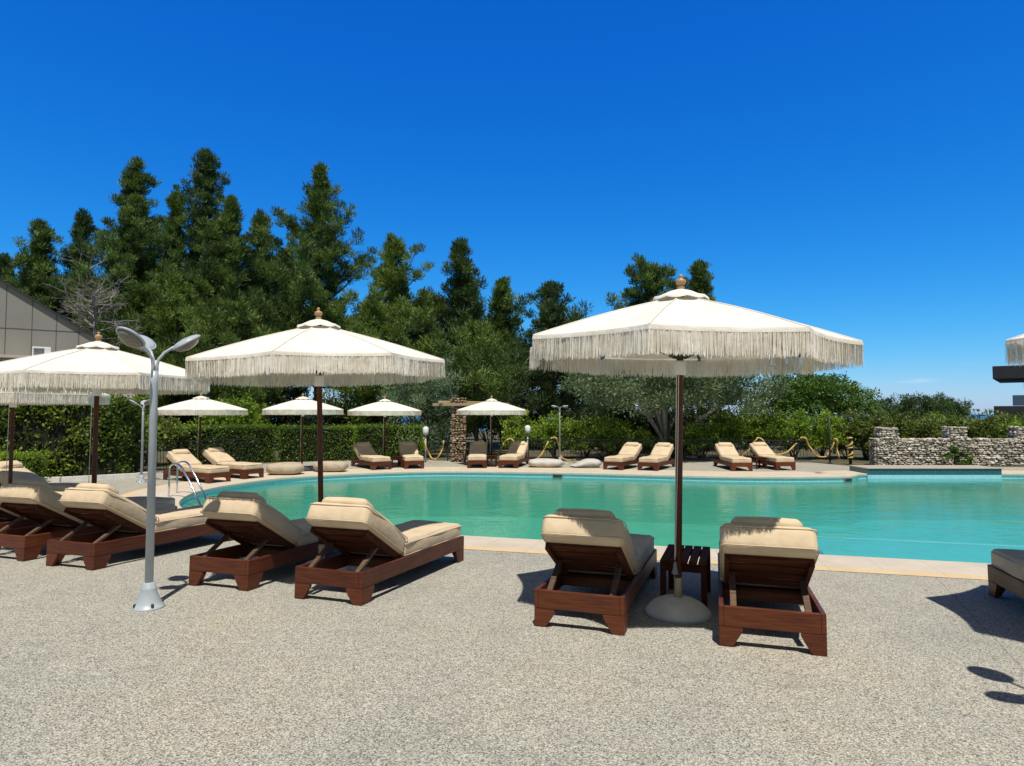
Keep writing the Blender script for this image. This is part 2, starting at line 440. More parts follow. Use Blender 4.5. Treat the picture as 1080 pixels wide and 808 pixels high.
def pine(label, px, ytop, d, R, seed, mat=L_PINE, group='pines standing behind the pool', low=.2, dens=1.0, power=.78, name='pine_tree', leaf=.31, lean=0):
    rng = np.random.default_rng(seed); rnd = random.Random(seed)
    top = at_depth(px, ytop, d); H = top.z
    t = empty(name, (top.x, d, 0)); tag(t, label, 'tree', group)
    mb = MB()
    bend = [(rnd.uniform(-.25, .25), rnd.uniform(-.25, .25)) for _ in range(4)]
    def axis(f):
        return Vector((bend[0][0]*math.sin(3*f)+lean*(1-f)*-1, bend[0][1]*math.sin(3*f+1), H*f))
    mb.tube([axis(k/9*.985) for k in range(10)], [.018*H*(1-k/9*.93)+.01 for k in range(10)], 8)
    ph = [rnd.uniform(0, 6.28) for _ in range(4)]
    P = []; RR = []
    R *= 1.30
    nw = int(H*1.75)
    for w in range(nw):
        f = low + (.97-low)*(w+rnd.uniform(-.3, .3))/nw
        g = (f-low)/(1-low); g = min(max(g, 0), 1)
        env = R*((1-g)**power)*min(1.0, .62+g*1.6)
        k0 = rnd.uniform(0, 6.28); nb = 6 if g < .7 else 5
        for b in range(nb):
            az = k0 + b*2*PI/nb + rnd.uniform(-.45, .45)
            lump = 1 + .26*math.sin(2*az+ph[0]+f*9) + .22*math.sin(3*az+ph[1]-f*16)
            ln = max(.25, env*lump*rnd.uniform(.42, 1.2))
            el = rnd.uniform(.10, .55) + g*.75
            a = axis(f)
            dirv = Vector((math.cos(az)*math.cos(el), math.sin(az)*math.cos(el), math.sin(el)))
            tip = a + dirv*ln + Vector((0, 0, .10*ln))
            midp = a + dirv*ln*.5
            mb.tube([a, midp, tip], [.012*ln+.02, .008*ln+.012, .006], 4, caps=False)
            nps = max(2, int(ln*1.9*dens+.5))
            for q in range(nps):
                fr = .35 + .68*(q+rnd.random())/nps
                c = a + dirv*ln*fr + Vector((0, 0, .10*ln*fr*fr))
                sp = .22*ln*(1.1-fr) + .08
                P.append((c.x+rnd.uniform(-sp, sp), c.y+rnd.uniform(-sp, sp), c.z+rnd.uniform(-.12, .22)))
                RR.append(rnd.uniform(.34, .60)*(1-.30*g))
    P.append((axis(.985).x, axis(.985).y, H-.15)); RR.append(.25)
    P = np.array(P); RR = np.array(RR)
    C, U, tt = puffs(P, RR, int(115), rng, .78, .85, .75)
    n = len(C)
    mb.build('trunk', BARK, t, True)
    leaf_obj('crown', C, U, rng.uniform(.6, 1.2, n)*leaf, rng.uniform(.6, 1.2, n)*leaf*.15, tt, mat, t, rng)
    return t

def bushy(name, label, loc, size, seed, mat, cat='shrub', group=None, n_puff=120, per=60, leaf=.12, pr=.28, trunk=None, wide=.45, fill=.55, flat=.8, topbias=0.0):
    """free-growing shrub or round crown: clumps through an uneven dome volume"""
    rng = np.random.default_rng(seed); rnd = random.Random(seed)
    sx, sy, sz = size
    t = empty(name, loc); tag(t, label, cat, group)
    z0 = 0.0 if trunk is None else trunk
    P = []; RR = []
    ph = [rnd.uniform(0, 6.28) for _ in range(6)]
    while len(P) < n_puff:
        v = Vector((rnd.gauss(0, 1), rnd.gauss(0, 1), rnd.gauss(0, 1))).normalized()
        if v.z < -.55: continue
        r = rnd.random()**(1-fill)
        az = math.atan2(v.y, v.x)
        lump = 1 + .16*math.sin(3*az+ph[0]) + .14*math.sin(5*az+ph[1]+3*v.z) + .12*math.sin(7*v.z+ph[2]+2*az)
        p = Vector((v.x*sx*.5, v.y*sy*.5, v.z*(sz-z0)*.5))*r*lump
        p.z += z0 + (sz-z0)*.5
        if p.z < .05: p.z = .05 + rnd.random()*.1
        P.append(p); RR.append(rnd.uniform(.7, 1.3)*pr)
    C, U, tt = puffs(np.array(P), np.array(RR), per, rng, flat, .3)
    C[:, 2] = np.maximum(C[:, 2], .02)
    n = len(C)
    mb = MB()
    nl = 7 if trunk is None else 12
    for k in range(nl):
        tgt = Vector(P[rnd.randrange(len(P))]); a = Vector((rnd.uniform(-.1, .1), rnd.uniform(-.1, .1), -.05))
        mid = a.lerp(tgt, .5) + Vector((0, 0, .1*sz))
        if trunk is not None:
            a2 = Vector((tgt.x*.12, tgt.y*.12, trunk*.75)); mid = a2.lerp(tgt, .45)+Vector((0, 0, .05*sz))
            mb.tube([a, a2, mid, tgt], [.05*sz*.5, .035*sz*.5, .016*sz, .006], 7, False)
        else:
            mb.tube([a, mid, tgt], [.02+.008*sz, .015, .004], 5, False)
    mb.build('stem' if trunk is None else 'trunk', BARK if mat is not L_OLIVE else OLBARK, t, True)
    leaf_obj('foliage' if trunk is None else 'crown', C, U, rng.uniform(.6, 1.25, n)*leaf, rng.uniform(.6, 1.2, n)*leaf*wide, tt, mat, t, rng)
    return t

def hedge(label, p0, p1, depth, h, seed, mat, dens=620, leaf=.065, name='trimmed_hedge', rough=.07, group=None, core=None, bulge=.0):
    """clipped hedge running from p0 to p1 (ground points); depth goes away from the camera"""
    rng = np.random.default_rng(seed)
    p0 = Vector((p0[0], p0[1], 0)); p1 = Vector((p1[0], p1[1], 0)); L = (p1-p0).length
    rz = math.atan2(p1.y-p0.y, p1.x-p0.x)
    t = empty(name, p0, rz); tag(t, label, 'hedge', group)
    faces = [('f', L*h), ('b', L*h*.5), ('t', L*depth*1.3), ('l', depth*h), ('r', depth*h)]
    Cs = []; Ns = []
    for k, area in faces:
        n = int(area*dens); a = rng.random(n); b = rng.random(n); z = np.zeros(n)
        if k in 'fb':
            y = 0 if k == 'f' else depth
            Cs.append(np.stack([a*L, z+y, b*h], 1)); Ns.append(np.tile([0, -1 if k == 'f' else 1, .25], (n, 1)))
        elif k == 't':
            Cs.append(np.stack([a*L, b*depth, z+h], 1)); Ns.append(np.tile([0, -.1, 1], (n, 1)))
        else:
            x = 0 if k == 'l' else L
            Cs.append(np.stack([z+x, a*depth, b*h], 1)); Ns.append(np.tile([-1 if k == 'l' else 1, 0, .25], (n, 1)))
    C = np.concatenate(Cs); N = np.concatenate(Ns).astype(float); n = len(C)
    # slow undulation of the clipped face, then leaf scatter
    und = np.sin(C[:, 0]*2.1+seed)*np.sin(C[:, 2]*3.3+seed*2)*.5 + np.sin(C[:, 0]*5.3+C[:, 1]*3)*np.cos(C[:, 2]*6.1+seed)*.35
    C = C + unit(N)*(und*(rough*.8+bulge) + rng.normal(size=n)*rough*.55 - rough*.6)[:, None]
    C[:, 2] = np.maximum(C[:, 2], .02)
    U = unit(unit(N)*.6 + rng.normal(size=(n, 3))*.75)
    tt = np.clip(.45 + .28*np.sin(C[:, 0]*1.3+seed*1.7) + .2*und + rng.normal(size=n)*.22, 0, 1)
    cm = core or mat
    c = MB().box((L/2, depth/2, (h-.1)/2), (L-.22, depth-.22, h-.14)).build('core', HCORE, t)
    leaf_obj('leaves', C, U, rng.uniform(.7, 1.3, n)*leaf, rng.uniform(.7, 1.3, n)*leaf*.6, tt, mat, t, rng)
    return t
HCORE = noisy('hedge_gap_shade', (.006, .009, .003), (.016, .017, .007), 9, .95, .6, .03)  # solid core painted near-black as the shade between the leaves

# ------------------------------------------------------------------ pool outline
CTRL = [(-.73, 9.70), (2.5, 8.81), (5.81, 7.90), (9.5, 6.88), (13.2, 6.0), (16.5, 7.2), (18.2, 11), (18.4, 15.5), (17.3, 19.2),
        (15.8, 19.95), (13.2, 20.0), (10.9, 19.95), (10.3, 19.5), (9.7, 19.12), (7.8, 19.0), (6.0, 19.15), (3.8, 19.75), (1.43, 20.35), (-2.16, 20.8),
        (-4.5, 20.2), (-6.45, 18.9), (-7.3, 17.1), (-7.5, 15.5), (-7.2, 14.1), (-6.6, 12.9), (-5.6, 11.65), (-4.3, 10.85), (-2.6, 10.25)]
def spline_closed(pts, n=8):
    out = []; m = len(pts)
    for i in range(m):
        p0, p1, p2, p3 = [Vector((*pts[(i+k-1) % m], 0)) for k in range(4)]
        for j in range(n):
            t = j/n
            out.append(.5*((2*p1) + (p2-p0)*t + (2*p0-5*p1+4*p2-p3)*t*t + (3*p1-p0-3*p2+p3)*t**3))
    return out
LOOP = spline_closed(CTRL)
def offset(loop, w):
    n = len(loop); res = []
    for i in range(n):
        d = (loop[(i+1) % n]-loop[i-1]).normalized()
        nrm = Vector((d.y, -d.x, 0))            # loop runs counter-clockwise: outward
        ww = w(loop[i]) if callable(w) else w
        res.append(loop[i] + nrm*ww)
    return res
def smooth(a, b, x): t = min(1, max(0, (x-a)/(b-a))); return t*t*(3-2*t)
def farness(p): return smooth(11.5, 17, p.y)*(1-smooth(9.2, 10.2, p.x))
W1 = lambda p: .80 + .55*farness(p)
W2 = lambda p: W1(p) + .25
INN, MIDL, OUT = offset(LOOP, -.03), offset(LOOP, W1), offset(LOOP, W2)
NL = len(LOOP)
ARC = [0]
for i in range(NL): ARC.append(ARC[-1] + (LOOP[(i+1) % NL]-LOOP[i]).length)

def set_uv(o, uvs):
    uvl = o.data.uv_layers.new(name='UVMap')
    for pl in o.data.polygons:
        for li in pl.loop_indices:
            uvl.data[li].uv = uvs[o.data.loops[li].vertex_index]
def ring(name, la, lb, za, zb, mat, closed=True):
    """strip between two loops, za/zb functions of point"""
    v = []; f = []; uv = []
    for i in range(NL+1):
        a, b = la[i % NL], lb[i % NL]
        v += [Vector((a.x, a.y, za(a))), Vector((b.x, b.y, zb(b)))]
        w = (v[-1]-v[-2]).length
        uv += [(ARC[i], 0), (ARC[i], w)]
    for i in range(NL): f.append((2*i, 2*i+1, 2*i+3, 2*i+2))
    o = mesh_obj(name, v, f, mat); set_uv(o, uv)
    return o
G = lambda p: gz(p.x, p.y)
def cdt(loops, extra, keep):
    vs = []; es = []
    for lp in loops:
        b = len(vs); vs += [Vector((p.x, p.y)) for p in lp]
        es += [(b+i, b+(i+1) % len(lp)) for i in range(len(lp))]
    vs += [Vector((p[0], p[1])) for p in extra]
    r = geometry.delaunay_2d_cdt(vs, es, [], 0, 1e-5)
    V, Fc = r[0], r[2]
    out = []
    for f in Fc:
        c = sum((V[i] for i in f), Vector((0, 0)))/len(f)
        if keep(c): out.append(tuple(f))
    return V, out
def inside(poly, p):
    r = False; n = len(poly); j = n-1
    for i in range(n):
        a, b = poly[i], poly[j]
        if (a.y > p.y) != (b.y > p.y) and p.x < (b.x-a.x)*(p.y-a.y)/(b.y-a.y)+a.x: r = not r
        j = i
    return r

# coping
def st(name, o): o['kind'] = 'structure'; return o
# one coping object: nose underside, nose, top
v = []; f = []; uv = []
for i in range(NL+1):
    k = i % NL; a, b, c = INN[k], LOOP[k], MIDL[k]
    zt = G(b)
    v += [Vector((b.x, b.y, zt-.055)), Vector((a.x, a.y, zt-.055)), Vector((a.x, a.y, zt-.008)), Vector((a.x+(b.x-a.x)*.3, a.y+(b.y-a.y)*.3, zt)), Vector((c.x, c.y, G(c)+.004))]
    uv += [(ARC[i], 0), (ARC[i], .03), (ARC[i], .08), (ARC[i], .09), (ARC[i], .9)]
for i in range(NL):
    for q in range(4): f.append((5*i+q, 5*i+q+1, 5*i+5+q+1, 5*i+5+q))
o = mesh_obj('pool_coping', v, f, PAVE); set_uv(o, uv); st('', o)
o = ring('coping_border', MIDL, OUT, lambda p: G(p)+.004, lambda p: G(p)+.004, STRIP); st('', o)
# basin
o = ring('waterline_tiles', LOOP, LOOP, lambda p: G(p)-.05, lambda p: -.32, TILE); st('', o)
o = ring('pool_wall', LOOP, LOOP, lambda p: -.32, lambda p: -1.45, PLASTER); st('', o)
ex = [(x, y) for x in range(-7, 19, 2) for y in range(7, 21, 2)]
V, Fc = cdt([LOOP], [e for e in ex if inside(LOOP, Vector(e))], lambda c: inside(LOOP, c))
o = mesh_obj('pool_floor', [(p.x, p.y, -1.44) for p in V], Fc, PLASTER); st('', o)
o = mesh_obj('pool_water', [(p.x, p.y, -.15) for p in V], Fc, WATER); st('', o)
# underwater step along the near right edge
n_in = offset(LOOP, -4.7)
seg = [i for i in range(NL) if 4.2 < LOOP[i].x < 11.5 and LOOP[i].y < 9][:]
v = []; f = []
for i in seg:
    a, b = offset(LOOP, -.02)[i], n_in[i]
    v += [(a.x, a.y, -.55), (b.x, b.y, -.55), (b.x, b.y, -1.43)]
for q in range(len(seg)-1):
    f += [(3*q, 3*q+1, 3*q+4, 3*q+3), (3*q+1, 3*q+2, 3*q+5, 3*q+4)]
o = mesh_obj('pool_bench', v, f, noisy('bench_plaster', (.22, .60, .60), (.28, .66, .66), 1.4, .7, 0)); st('', o)
v = []; f = []
for i in seg:
    d = (n_in[(i+1) % NL]-n_in[i-1]).normalized(); nn = Vector((d.y, -d.x, 0))
    a, b = n_in[i]+nn*.0, n_in[i]+nn*.16
    v += [(a.x, a.y, -.545), (b.x, b.y, -.545)]
for q in range(len(seg)-1): f += [(2*q, 2*q+1, 2*q+3, 2*q+2)]
o = mesh_obj('bench_edge_line', v, f, PLASTERL); st('', o)

# deck
DECK = [Vector((x, y, 0)) for x, y in [(-45, -25), (45, -25), (45, 22.4), (20, 22.4), (14, 22.4), (12, 22.6), (11.2, 24.6), (4, 25.2), (-3, 25.6), (-7, 25.4), (-9.6, 23.5),
                                    (-11.2, 20.6), (-12.4, 18.0), (-16, 16.6), (-24, 15.8), (-45, 15.5)]]
ex = []
for i in range(-14, 15):
    for k in (-9, 0, 2.0):
        x = i*3.0; s = -k
        # points on the fold lines of the paving (s = 9, 0, -2)
        y = 8.45 - (( -k) + .265*x)/.964
        ex.append((x, y))
ex = [e for e in ex if inside(DECK, Vector(e)) and not inside(OUT, Vector(e))]
V, Fc = cdt([DECK, OUT], ex, lambda c: inside(DECK, c) and not inside(OUT, c))
o = mesh_obj('pool_deck', [(p.x, p.y, gz(p.x, p.y)) for p in V], Fc, AGG); st('', o)
# terrain beyond
def tz(x, y):
    r = max(0, math.hypot(x, y-10)-62)
    return -.012 - 46*smooth(0, 160, r)
rings = [70, 62, 90, 120, 160, 200, 260, 320]
ex = [(R*math.cos(a*PI/24), 10+R*math.sin(a*PI/24)) for R in rings for a in range(48)]
BIG = [Vector((420*math.cos(a*PI/24), 10+420*math.sin(a*PI/24), 0)) for a in range(48)]
V, Fc = cdt([BIG, DECK], ex, lambda c: not inside(DECK, c))
o = mesh_obj('ground', [(p.x, p.y, tz(p.x, p.y)) for p in V], Fc, SOIL); st('', o)
s = 30000
o = mesh_obj('sea', [(-s, -s, -44), (s, -s, -44), (s, s, -44), (-s, s, -44)], [(0, 1, 2, 3)], SEA); st('', o)

# raised tiled ledge at the far right of the pool
lx0, lx1 = at_depth(913, 495, 20.0).x, at_depth(1054, 495, 20.0).x
t = empty('pool_ledge', ((lx0+lx1)/2, 20.05, 0)); tag(t, 'low raised pool ledge faced in dark blue tile in front of the stone wall', 'pool ledge')
w = lx1-lx0
b = MB().box((0, .385, .0525), (w, 1.05, .185)); o = b.build('tiled_wall', DTILE, t)
uvs = [(vv.co.x+vv.co.y, vv.co.z) for vv in o.data.vertices]; set_uv(o, uvs)
b = MB().box((0, .385, -.17), (w-.01, 1.056, .26)); o = b.build('waterline_band', TILE, t)
uvs = [(vv.co.x+vv.co.y, vv.co.z) for vv in o.data.vertices]; set_uv(o, uvs)
b = MB().box((0, .385, .161), (w+.05, 1.11, .030)); b.build('ledge_coping', PAVE, t, bevel=.008)

# skimmers (two dark slots)
for i, (px, py, lab) in enumerate([(588.5, 501, 'dark skimmer slot in the waterline tiles below the white beanbag'), (891, 503, 'dark skimmer slot in the waterline tiles near the stone wall')]):
    best = min(range(NL), key=lambda k: abs((LOOP[k].x/LOOP[k].y)-(px-540)/F) + (9 if LOOP[k].y < 17 else 0))
    p = LOOP[best]; d = (LOOP[(best+1) % NL]-LOOP[best-1]).normalized()
    t = empty('pool_skimmer', (p.x, p.y, -.12), math.atan2(d.y, d.x)); tag(t, lab, 'skimmer')
    MB().box((0, 0, 0), (.34, .04, .10)).build('frame', GREYP, t)
    MB().box((0, .012, 0), (.28, .03, .07)).build('opening', BLACKFE, t)

# ------------------------------------------------------------------ sun loungers
BL, BW = 2.2, .72
RT, RB, LEGH = .29, .145, .145
def make_lounger(flat=False, seed=1):
    t = empty('sun_lounger')
    th = .035
    fr = MB()
    for sx in (-1, 1): fr.box((sx*(BW/2-th/2), BL/2, (RT+RB)/2), (th, BL, RT-RB))
    fr.box((0, th/2-.002, (RT+RB)/2-.001), (BW-2*th-.001, th, RT-RB-.002)); fr.box((0, BL-th/2+.002, (RT+RB)/2-.001), (BW-2*th-.001, th, RT-RB-.002))
    fr.box((0, .80, .20), (BW-2*th-.002, .05, .09))
    fr.build('frame', WOOD, t, bevel=.005)
    for sx in (-1, 1):
        for ey in (0, 1):
            lg = MB(); X = sx*BW/2; y0 = 0 if ey == 0 else BL; sy = 1 if ey == 0 else -1
            # end board
            pts = [(X-sx*.001, LEGH-.001), (X-sx*.001, 0), (X-sx*.095, 0), (X-sx*.165, LEGH-.03), (X-sx*.165, LEGH-.001)]
            lg.prism(pts, 'y', y0, y0+sy*th)
            pts = [(y0+sy*(th+.001), LEGH-.001), (y0+sy*(th+.001), 0), (y0+sy*.15, 0), (y0+sy*.215, LEGH-.03), (y0+sy*.215, LEGH-.001)]
            lg.prism(pts, 'x', X-sx*.001, X-sx*(th+.001))
            lg.build('leg', WOOD, t, bevel=.004)
    sl = MB()
    for k in range(11): sl.box((0, .78+k*.125, RT-.035), (BW-2*th-.004, .075, .022))
    sl.build('slats', WOODD, t)
    ang = math.radians(2 if flat else 28.5); HY, HZ = .76, RT-.012
    M = Matrix.Rotation(-ang, 3, 'X')       # local -y runs up the backrest
    def bk(x, u, w): return Vector((0, HY, HZ)) + M @ Vector((x, -u, w))
    br = MB()
    for sx in (-1, 1): br.bar(bk(sx*.295, .0, 0), bk(sx*.295, .70, 0), .035, .06, up=(0, 0, 1))
    for u in (.12, .30, .48, .655): br.bar(bk(-.277, u, .012), bk(.277, u, .012), .11, .022, up=M @ Vector((0, 0, 1)))
    br.build('backrest', WOODD, t, bevel=.003)
    if not flat:
        for sx in (-1, 1):
            MB().bar(bk(sx*.255, .40, -.03), (sx*.255, .075, RT-.03), .03, .045, up=(1, 0, 0)).build('prop', WOODL, t, bevel=.003)
    # cushions
    TH = .175
    sc = MB().rbox((0, (HY+.02+BL-.01)/2, RT-.02+TH/2), (BW-.045, BL-HY-.05, TH), .045, 5, puff=.02, wob=.006, seed=seed).build('seat_cushion', CUSH, t, True)
    pp = MB()
    def loop_pts(hx, hy, r=.05):
        pts = []
        for cx, cy, a0 in ((1, 1, 0), (-1, 1, 90), (-1, -1, 180), (1, -1, 270)):
            for k in range(5):
                a = math.radians(a0+k*22.5); pts.append((cx*(hx-r)+r*math.cos(a), cy*(hy-r)+r*math.sin(a)))
        return pts+[pts[0]]
    for zz in (RT-.02+.03, RT-.02+TH-.03):
        pp.tube([(x, y+(HY+.02+BL-.01)/2, zz) for x, y in loop_pts((BW-.045)/2+.004, (BL-HY-.05)/2+.004)], .005, 5, False)
    pp.build('piping', CUSHTOP, sc, True)
    CHILD.setdefault(sc.name, [])
    Lb = .84
    TB = .205
    cb = bk(0, Lb/2-.02, .03+TB/2)
    bc = MB().rbox(cb, (BW-.05, Lb, TB), .055, 5, M=M, puff=.022, wob=.006, seed=seed+3).build('back_cushion', CUSH, t, True)
    pp = MB()
    for zz in (-TB/2+.03, TB/2-.03):
        pp.tube([cb + M @ Vector((x, y, zz)) for x, y in loop_pts((BW-.05)/2+.004, Lb/2+.004)], .005, 5, False)
    pp.build('piping', CUSHTOP, bc, True)
    cp = bk(-.01, Lb-.17, .03+TB+.028)
    MB().rbox(cp, (.50, .21, .088), .042, 5, M=M, puff=.02, wob=.004, seed=seed+5).build('pillow', CUSH, t, True)
    return t
BEDG = 'sun loungers set out round the pool'
def bed_place(o, head, dirv, sc=1.0, label=None):
    """head: centre of the head end on the ground, dirv towards the foot"""
    dv = Vector((dirv[0], dirv[1], 0)).normalized()
    foot = head + dv*BL*sc
    p = math.atan2(gz(foot.x, foot.y)-gz(head.x, head.y), BL*sc)
    o.location = (head.x, head.y, gz(head.x, head.y)+.001); o.rotation_euler = (p, 0, math.atan2(-dv.x, dv.y))
    o.scale = (sc, sc, sc)
    tag(o, label, 'sun lounger', BEDG)
proto = make_lounger(); used = [False]
protos = [proto]
def bed(head, dirv, sc, label, src=None):
    if src is not None: o = src
    elif not used[0]: o = proto; used[0] = True
    else: o = copy_tree(proto)
    bed_place(o, head, dirv, sc, label); return o
def near_bed(px, py, ang, label, corner='R', src=None):
    """px,py: a head corner on the ground"""
    c = ground_at(px, py); a = math.radians(ang)
    dv = Vector((math.sin(a), math.cos(a), 0)); side = Vector((dv.y, -dv.x, 0))
    head = c - side*BW/2 if corner == 'R' else c + side*BW/2
    return bed(head, dv, 1.0, label, src)
near_bed(381, 639.5, 20.0, 'wooden sun lounger with sunlit raised back, right of the pair left of centre')
near_bed(261, 624, 18.5, 'wooden sun lounger with its back cushion in shade, just right of the grey lamp post')
near_bed(98, 602, 18.5, 'long wooden sun lounger whose tan cushion passes behind the grey lamp post')
near_bed(24.5, 592.5, 19, 'wooden sun lounger second from the left edge, back cushion half in shade')
near_bed(658.5, 671, 19, 'wooden sun lounger left of the slatted side table, back cushion mostly shaded')
near_bed(873, 693, 17.5, 'wooden sun lounger right of the white umbrella base, the one nearest the camera')
# right edge: known by its foot corner
c = ground_at(1042.5, 627); a = math.radians(19); dv = Vector((math.sin(a), math.cos(a), 0)); side = Vector((dv.y, -dv.x, 0))
bed(c + side*BW/2 - dv*BL, dv, 1.0, 'wooden sun lounger cut off by the right edge, only its shaded foot showing')
hd = ground_at(24.5, 592.5); dv = Vector((math.sin(math.radians(19)), math.cos(math.radians(19)), 0)); side = Vector((dv.y, -dv.x, 0))
bed(hd - side*1.75 + dv*.15, dv, 1.0, 'wooden sun lounger cut off by the left edge of the photo, backrest sunlit')
# far and left-bank loungers: foot centre and direction towards the head
def far_bed(px, py, hx, hy, label, sc=.92, src=None):
    f = ground_at(px, py); hv = Vector((hx, hy, 0)).normalized()
    return bed(f + hv*BL*sc, -hv, sc, label, src)
far_bed(100, 536, -1, .1, 'shaded sun lounger seen side-on behind the left row', .98)
far_bed(232, 509, -.866, .5, 'tan sun lounger nearest the pool ladder on the left bank')
far_bed(268, 504.6, -.866, .5, 'tan sun lounger behind the one by the pool ladder, beside the first beanbag')
far_bed(403, 495.6, -.55, .83, 'far sun lounger left of the small table in front of the clipped hedge')
far_bed(437, 494.6, -.28, .96, 'far sun lounger right of the small table in front of the clipped hedge')
far_bed(503, 494, -.02, 1, 'far sun lounger left of the small table under the umbrella by the stone pillar')
far_bed(535.5, 494, .22, .97, 'far sun lounger right of the small table under the umbrella by the stone pillar')
far_bed(646, 495.8, .52, .85, 'far sun lounger by the grey beanbag, left one under the olive tree')
far_bed(683, 496.6, .5, .87, 'far sun lounger close left of the tall umbrella pole, right one under the olive tree')
far_bed(783, 497, .02, 1, 'far sun lounger with dappled backrest, left of the pair near the yellow rope')
far_bed(829, 496.2, -.1, 1, 'far sun lounger with plain sunlit cushion, right of the pair near the yellow rope')
flat = make_lounger(True, 9)
bed(Vector((-7.6, 10.15, 0)), Vector((1, .05, 0)), .98, 'sun lounger lying flat in the shade behind the grey lamp post', flat)

# ------------------------------------------------------------------ umbrellas
UR = 1.40; ZR = 2.31; ZT = 2.71
def rim(ang_i, v, R=UR, z=ZR, conc=.06):
    """point on the concave rim between corner i and i+1"""
    a0, a1 = (ang_i)*PI/4, (ang_i+1)*PI/4
    p = Vector((math.cos(a0), math.sin(a0), 0)).lerp(Vector((math.cos(a1), math.sin(a1), 0)), v)*R
    d = p.normalized(); s = 4*v*(1-v)
    return p - d*conc*s*R/UR + Vector((0, 0, z - .004*s))
def canopy_mesh(R, r0, zr, zt, conc, nu, nv, sag):
    m = MB()
    for i in range(8):
        g = []
        for iu in range(nu+1):
            u = iu/nu; row = []
            for iv in range(nv+1):
                v = iv/nv
                ro = rim(i, v, R, zr, conc)
                ri = rim(i, v, r0, zt, 0); ri.z = zt
                p = ri.lerp(ro, u)
                s = 4*v*(1-v)
                p.z += -sag*s*math.sin(PI*u*.9)*(.4+u) + .018*math.sin(PI*u)
                row.append(p)
            g.append(row)
        b = len(m.v)
        for row in g: m.v += row
        for iu in range(nu):
            for iv in range(nv):
                m.f.append((b+iu*(nv+1)+iv, b+(iu+1)*(nv+1)+iv, b+(iu+1)*(nv+1)+iv+1, b+iu*(nv+1)+iv+1))
    return m
def make_umbrella(name='fringed_umbrella'):
    rnd = random.Random(5)
    t = empty(name)
    MB().lathe([(.275, .0), (.275, .03), (.262, .05), (.22, .09), (.15, .128), (.075, .148), (.05, .152)], 40).build('base', CONC, t, True)
    MB().lathe([(.036, .15), (.034, .30), (.022, .33)], 16).build('sleeve', SLEEVE, t, True)
    MB().tube([(0, 0, .2), (0, 0, 1.2), (0, 0, 2.74)], .029, 16).build('pole', POLEW, t, True)
    c = canopy_mesh(UR, .10, ZR, ZT+.005, .06, 10, 12, .035).build('canopy', CANOPY, t, True)
    # seams along the ribs
    sm = MB()
    for i in range(8):
        a = i*PI/4
        pts = []
        for k in range(9):
            u = k/8; r = .10+(UR-.10)*u
            pts.append((math.cos(a)*r, math.sin(a)*r, ZT+.005+(ZR-ZT-.005)*u+.018*math.sin(PI*u)+.003))
        sm.tube(pts, .006, 5, False)
    sm.build('seams', CANOPY, c, True)
    # vent cap with wavy edge
    m = MB(); n = 48; rows = []
    for u, r, z in ((0, .03, ZT+.092), (1, .10, ZT+.072), (2, .18, ZT+.035), (3, .238, ZT+.008), (4, .243, ZT-.016)):
        row = []
        for k in range(n):
            a = 2*PI*k/n; w = abs(math.cos(4*a))
            rr = r*(1 - .05*(1-w)*(u/3)); zz = z + (.018*(1-w) if u >= 3 else 0)
            row.append(Vector((math.cos(a)*rr, math.sin(a)*rr, zz)))
        rows.append(row); m.v += row
    for u in range(4):
        for k in range(n): m.f.append((u*n+k, (u+1)*n+k, (u+1)*n+(k+1) % n, u*n+(k+1) % n))
    m.build('vent_cap', CANOPY, t, True)
    MB().lathe([(.030, ZT+.09), (.035, ZT+.11), (.022, ZT+.12), (.040, ZT+.14), (.047, ZT+.158), (.040, ZT+.176), (.018, ZT+.188), (.012, ZT+.198), (.02, ZT+.207), (.014, ZT+.222), (.002, ZT+.226)], 18).build('finial', FINIAL, t, True)
    # fringe
    fr = MB()
    for i in range(8):
        # knotted band
        nb = 24; b = len(fr.v)
        for k in range(nb+1):
            p = rim(i, k/nb); d = Vector((p.x, p.y, 0)).normalized()
            fr.v += [p+d*.004+Vector((0, 0, .004)), p+d*.010-Vector((0, 0, .03))]
        for k in range(nb): fr.f.append((b+2*k, b+2*k+1, b+2*k+3, b+2*k+2))
        for lay, (N, wd) in enumerate(((270, .0062), (200, .0066))):
            for k in range(N):
                v0 = (k+rnd.random())/N
                p = rim(i, v0); d = Vector((p.x, p.y, 0)).normalized(); tg = Vector((-d.y, d.x, 0))
                o = d*(.006-.010*lay+rnd.uniform(-.004, .006))
                ln = .195 + rnd.gauss(0, .008) - .012*lay
                w = wd*rnd.uniform(.7, 1.25)/2
                sw = tg*rnd.uniform(-.010, .010); sw2 = d*rnd.uniform(-.012, .010)
                a = p+o-Vector((0, 0, .02)); m1 = a+sw*.4+sw2*.4-Vector((0, 0, ln*.5)); e = a+sw+sw2-Vector((0, 0, ln-.02))
                ax = (tg + d*rnd.uniform(-.7, .7)).normalized()*w
                fr.add([a-ax, a+ax, m1-ax, m1+ax, e-ax*.7, e+ax*.7], [(0, 1, 3, 2), (2, 3, 5, 4)])
    fr.build('fringe', FRINGE, t)
    for i in range(8):
        a = i*PI/4; dx = Vector((math.cos(a), math.sin(a), 0))
        rb = MB().bar(dx*.04+Vector((0, 0, ZT-.045)), dx*(UR-.03)+Vector((0, 0, ZR-.018)), .022, .028).build('rib', DARKMET, t)
        MB().bar(dx*.045+Vector((0, 0, 2.20)), dx*.62+Vector((0, 0, ZT-.055-.4*.62/1.4-.008)), .016, .02).build('strut', DARKMET, rb)
    MB().lathe([(.042, 2.05), (.052, 2.055), (.056, 2.08), (.049, 2.12), (.054, 2.16), (.042, 2.175)], 18).build('runner', WHITEP, t, True)
    MB().lathe([(.05, ZT-.07), (.06, ZT-.06), (.06, ZT-.03), (.04, ZT-.02)], 16).build('hub', DARKMET, t, True)
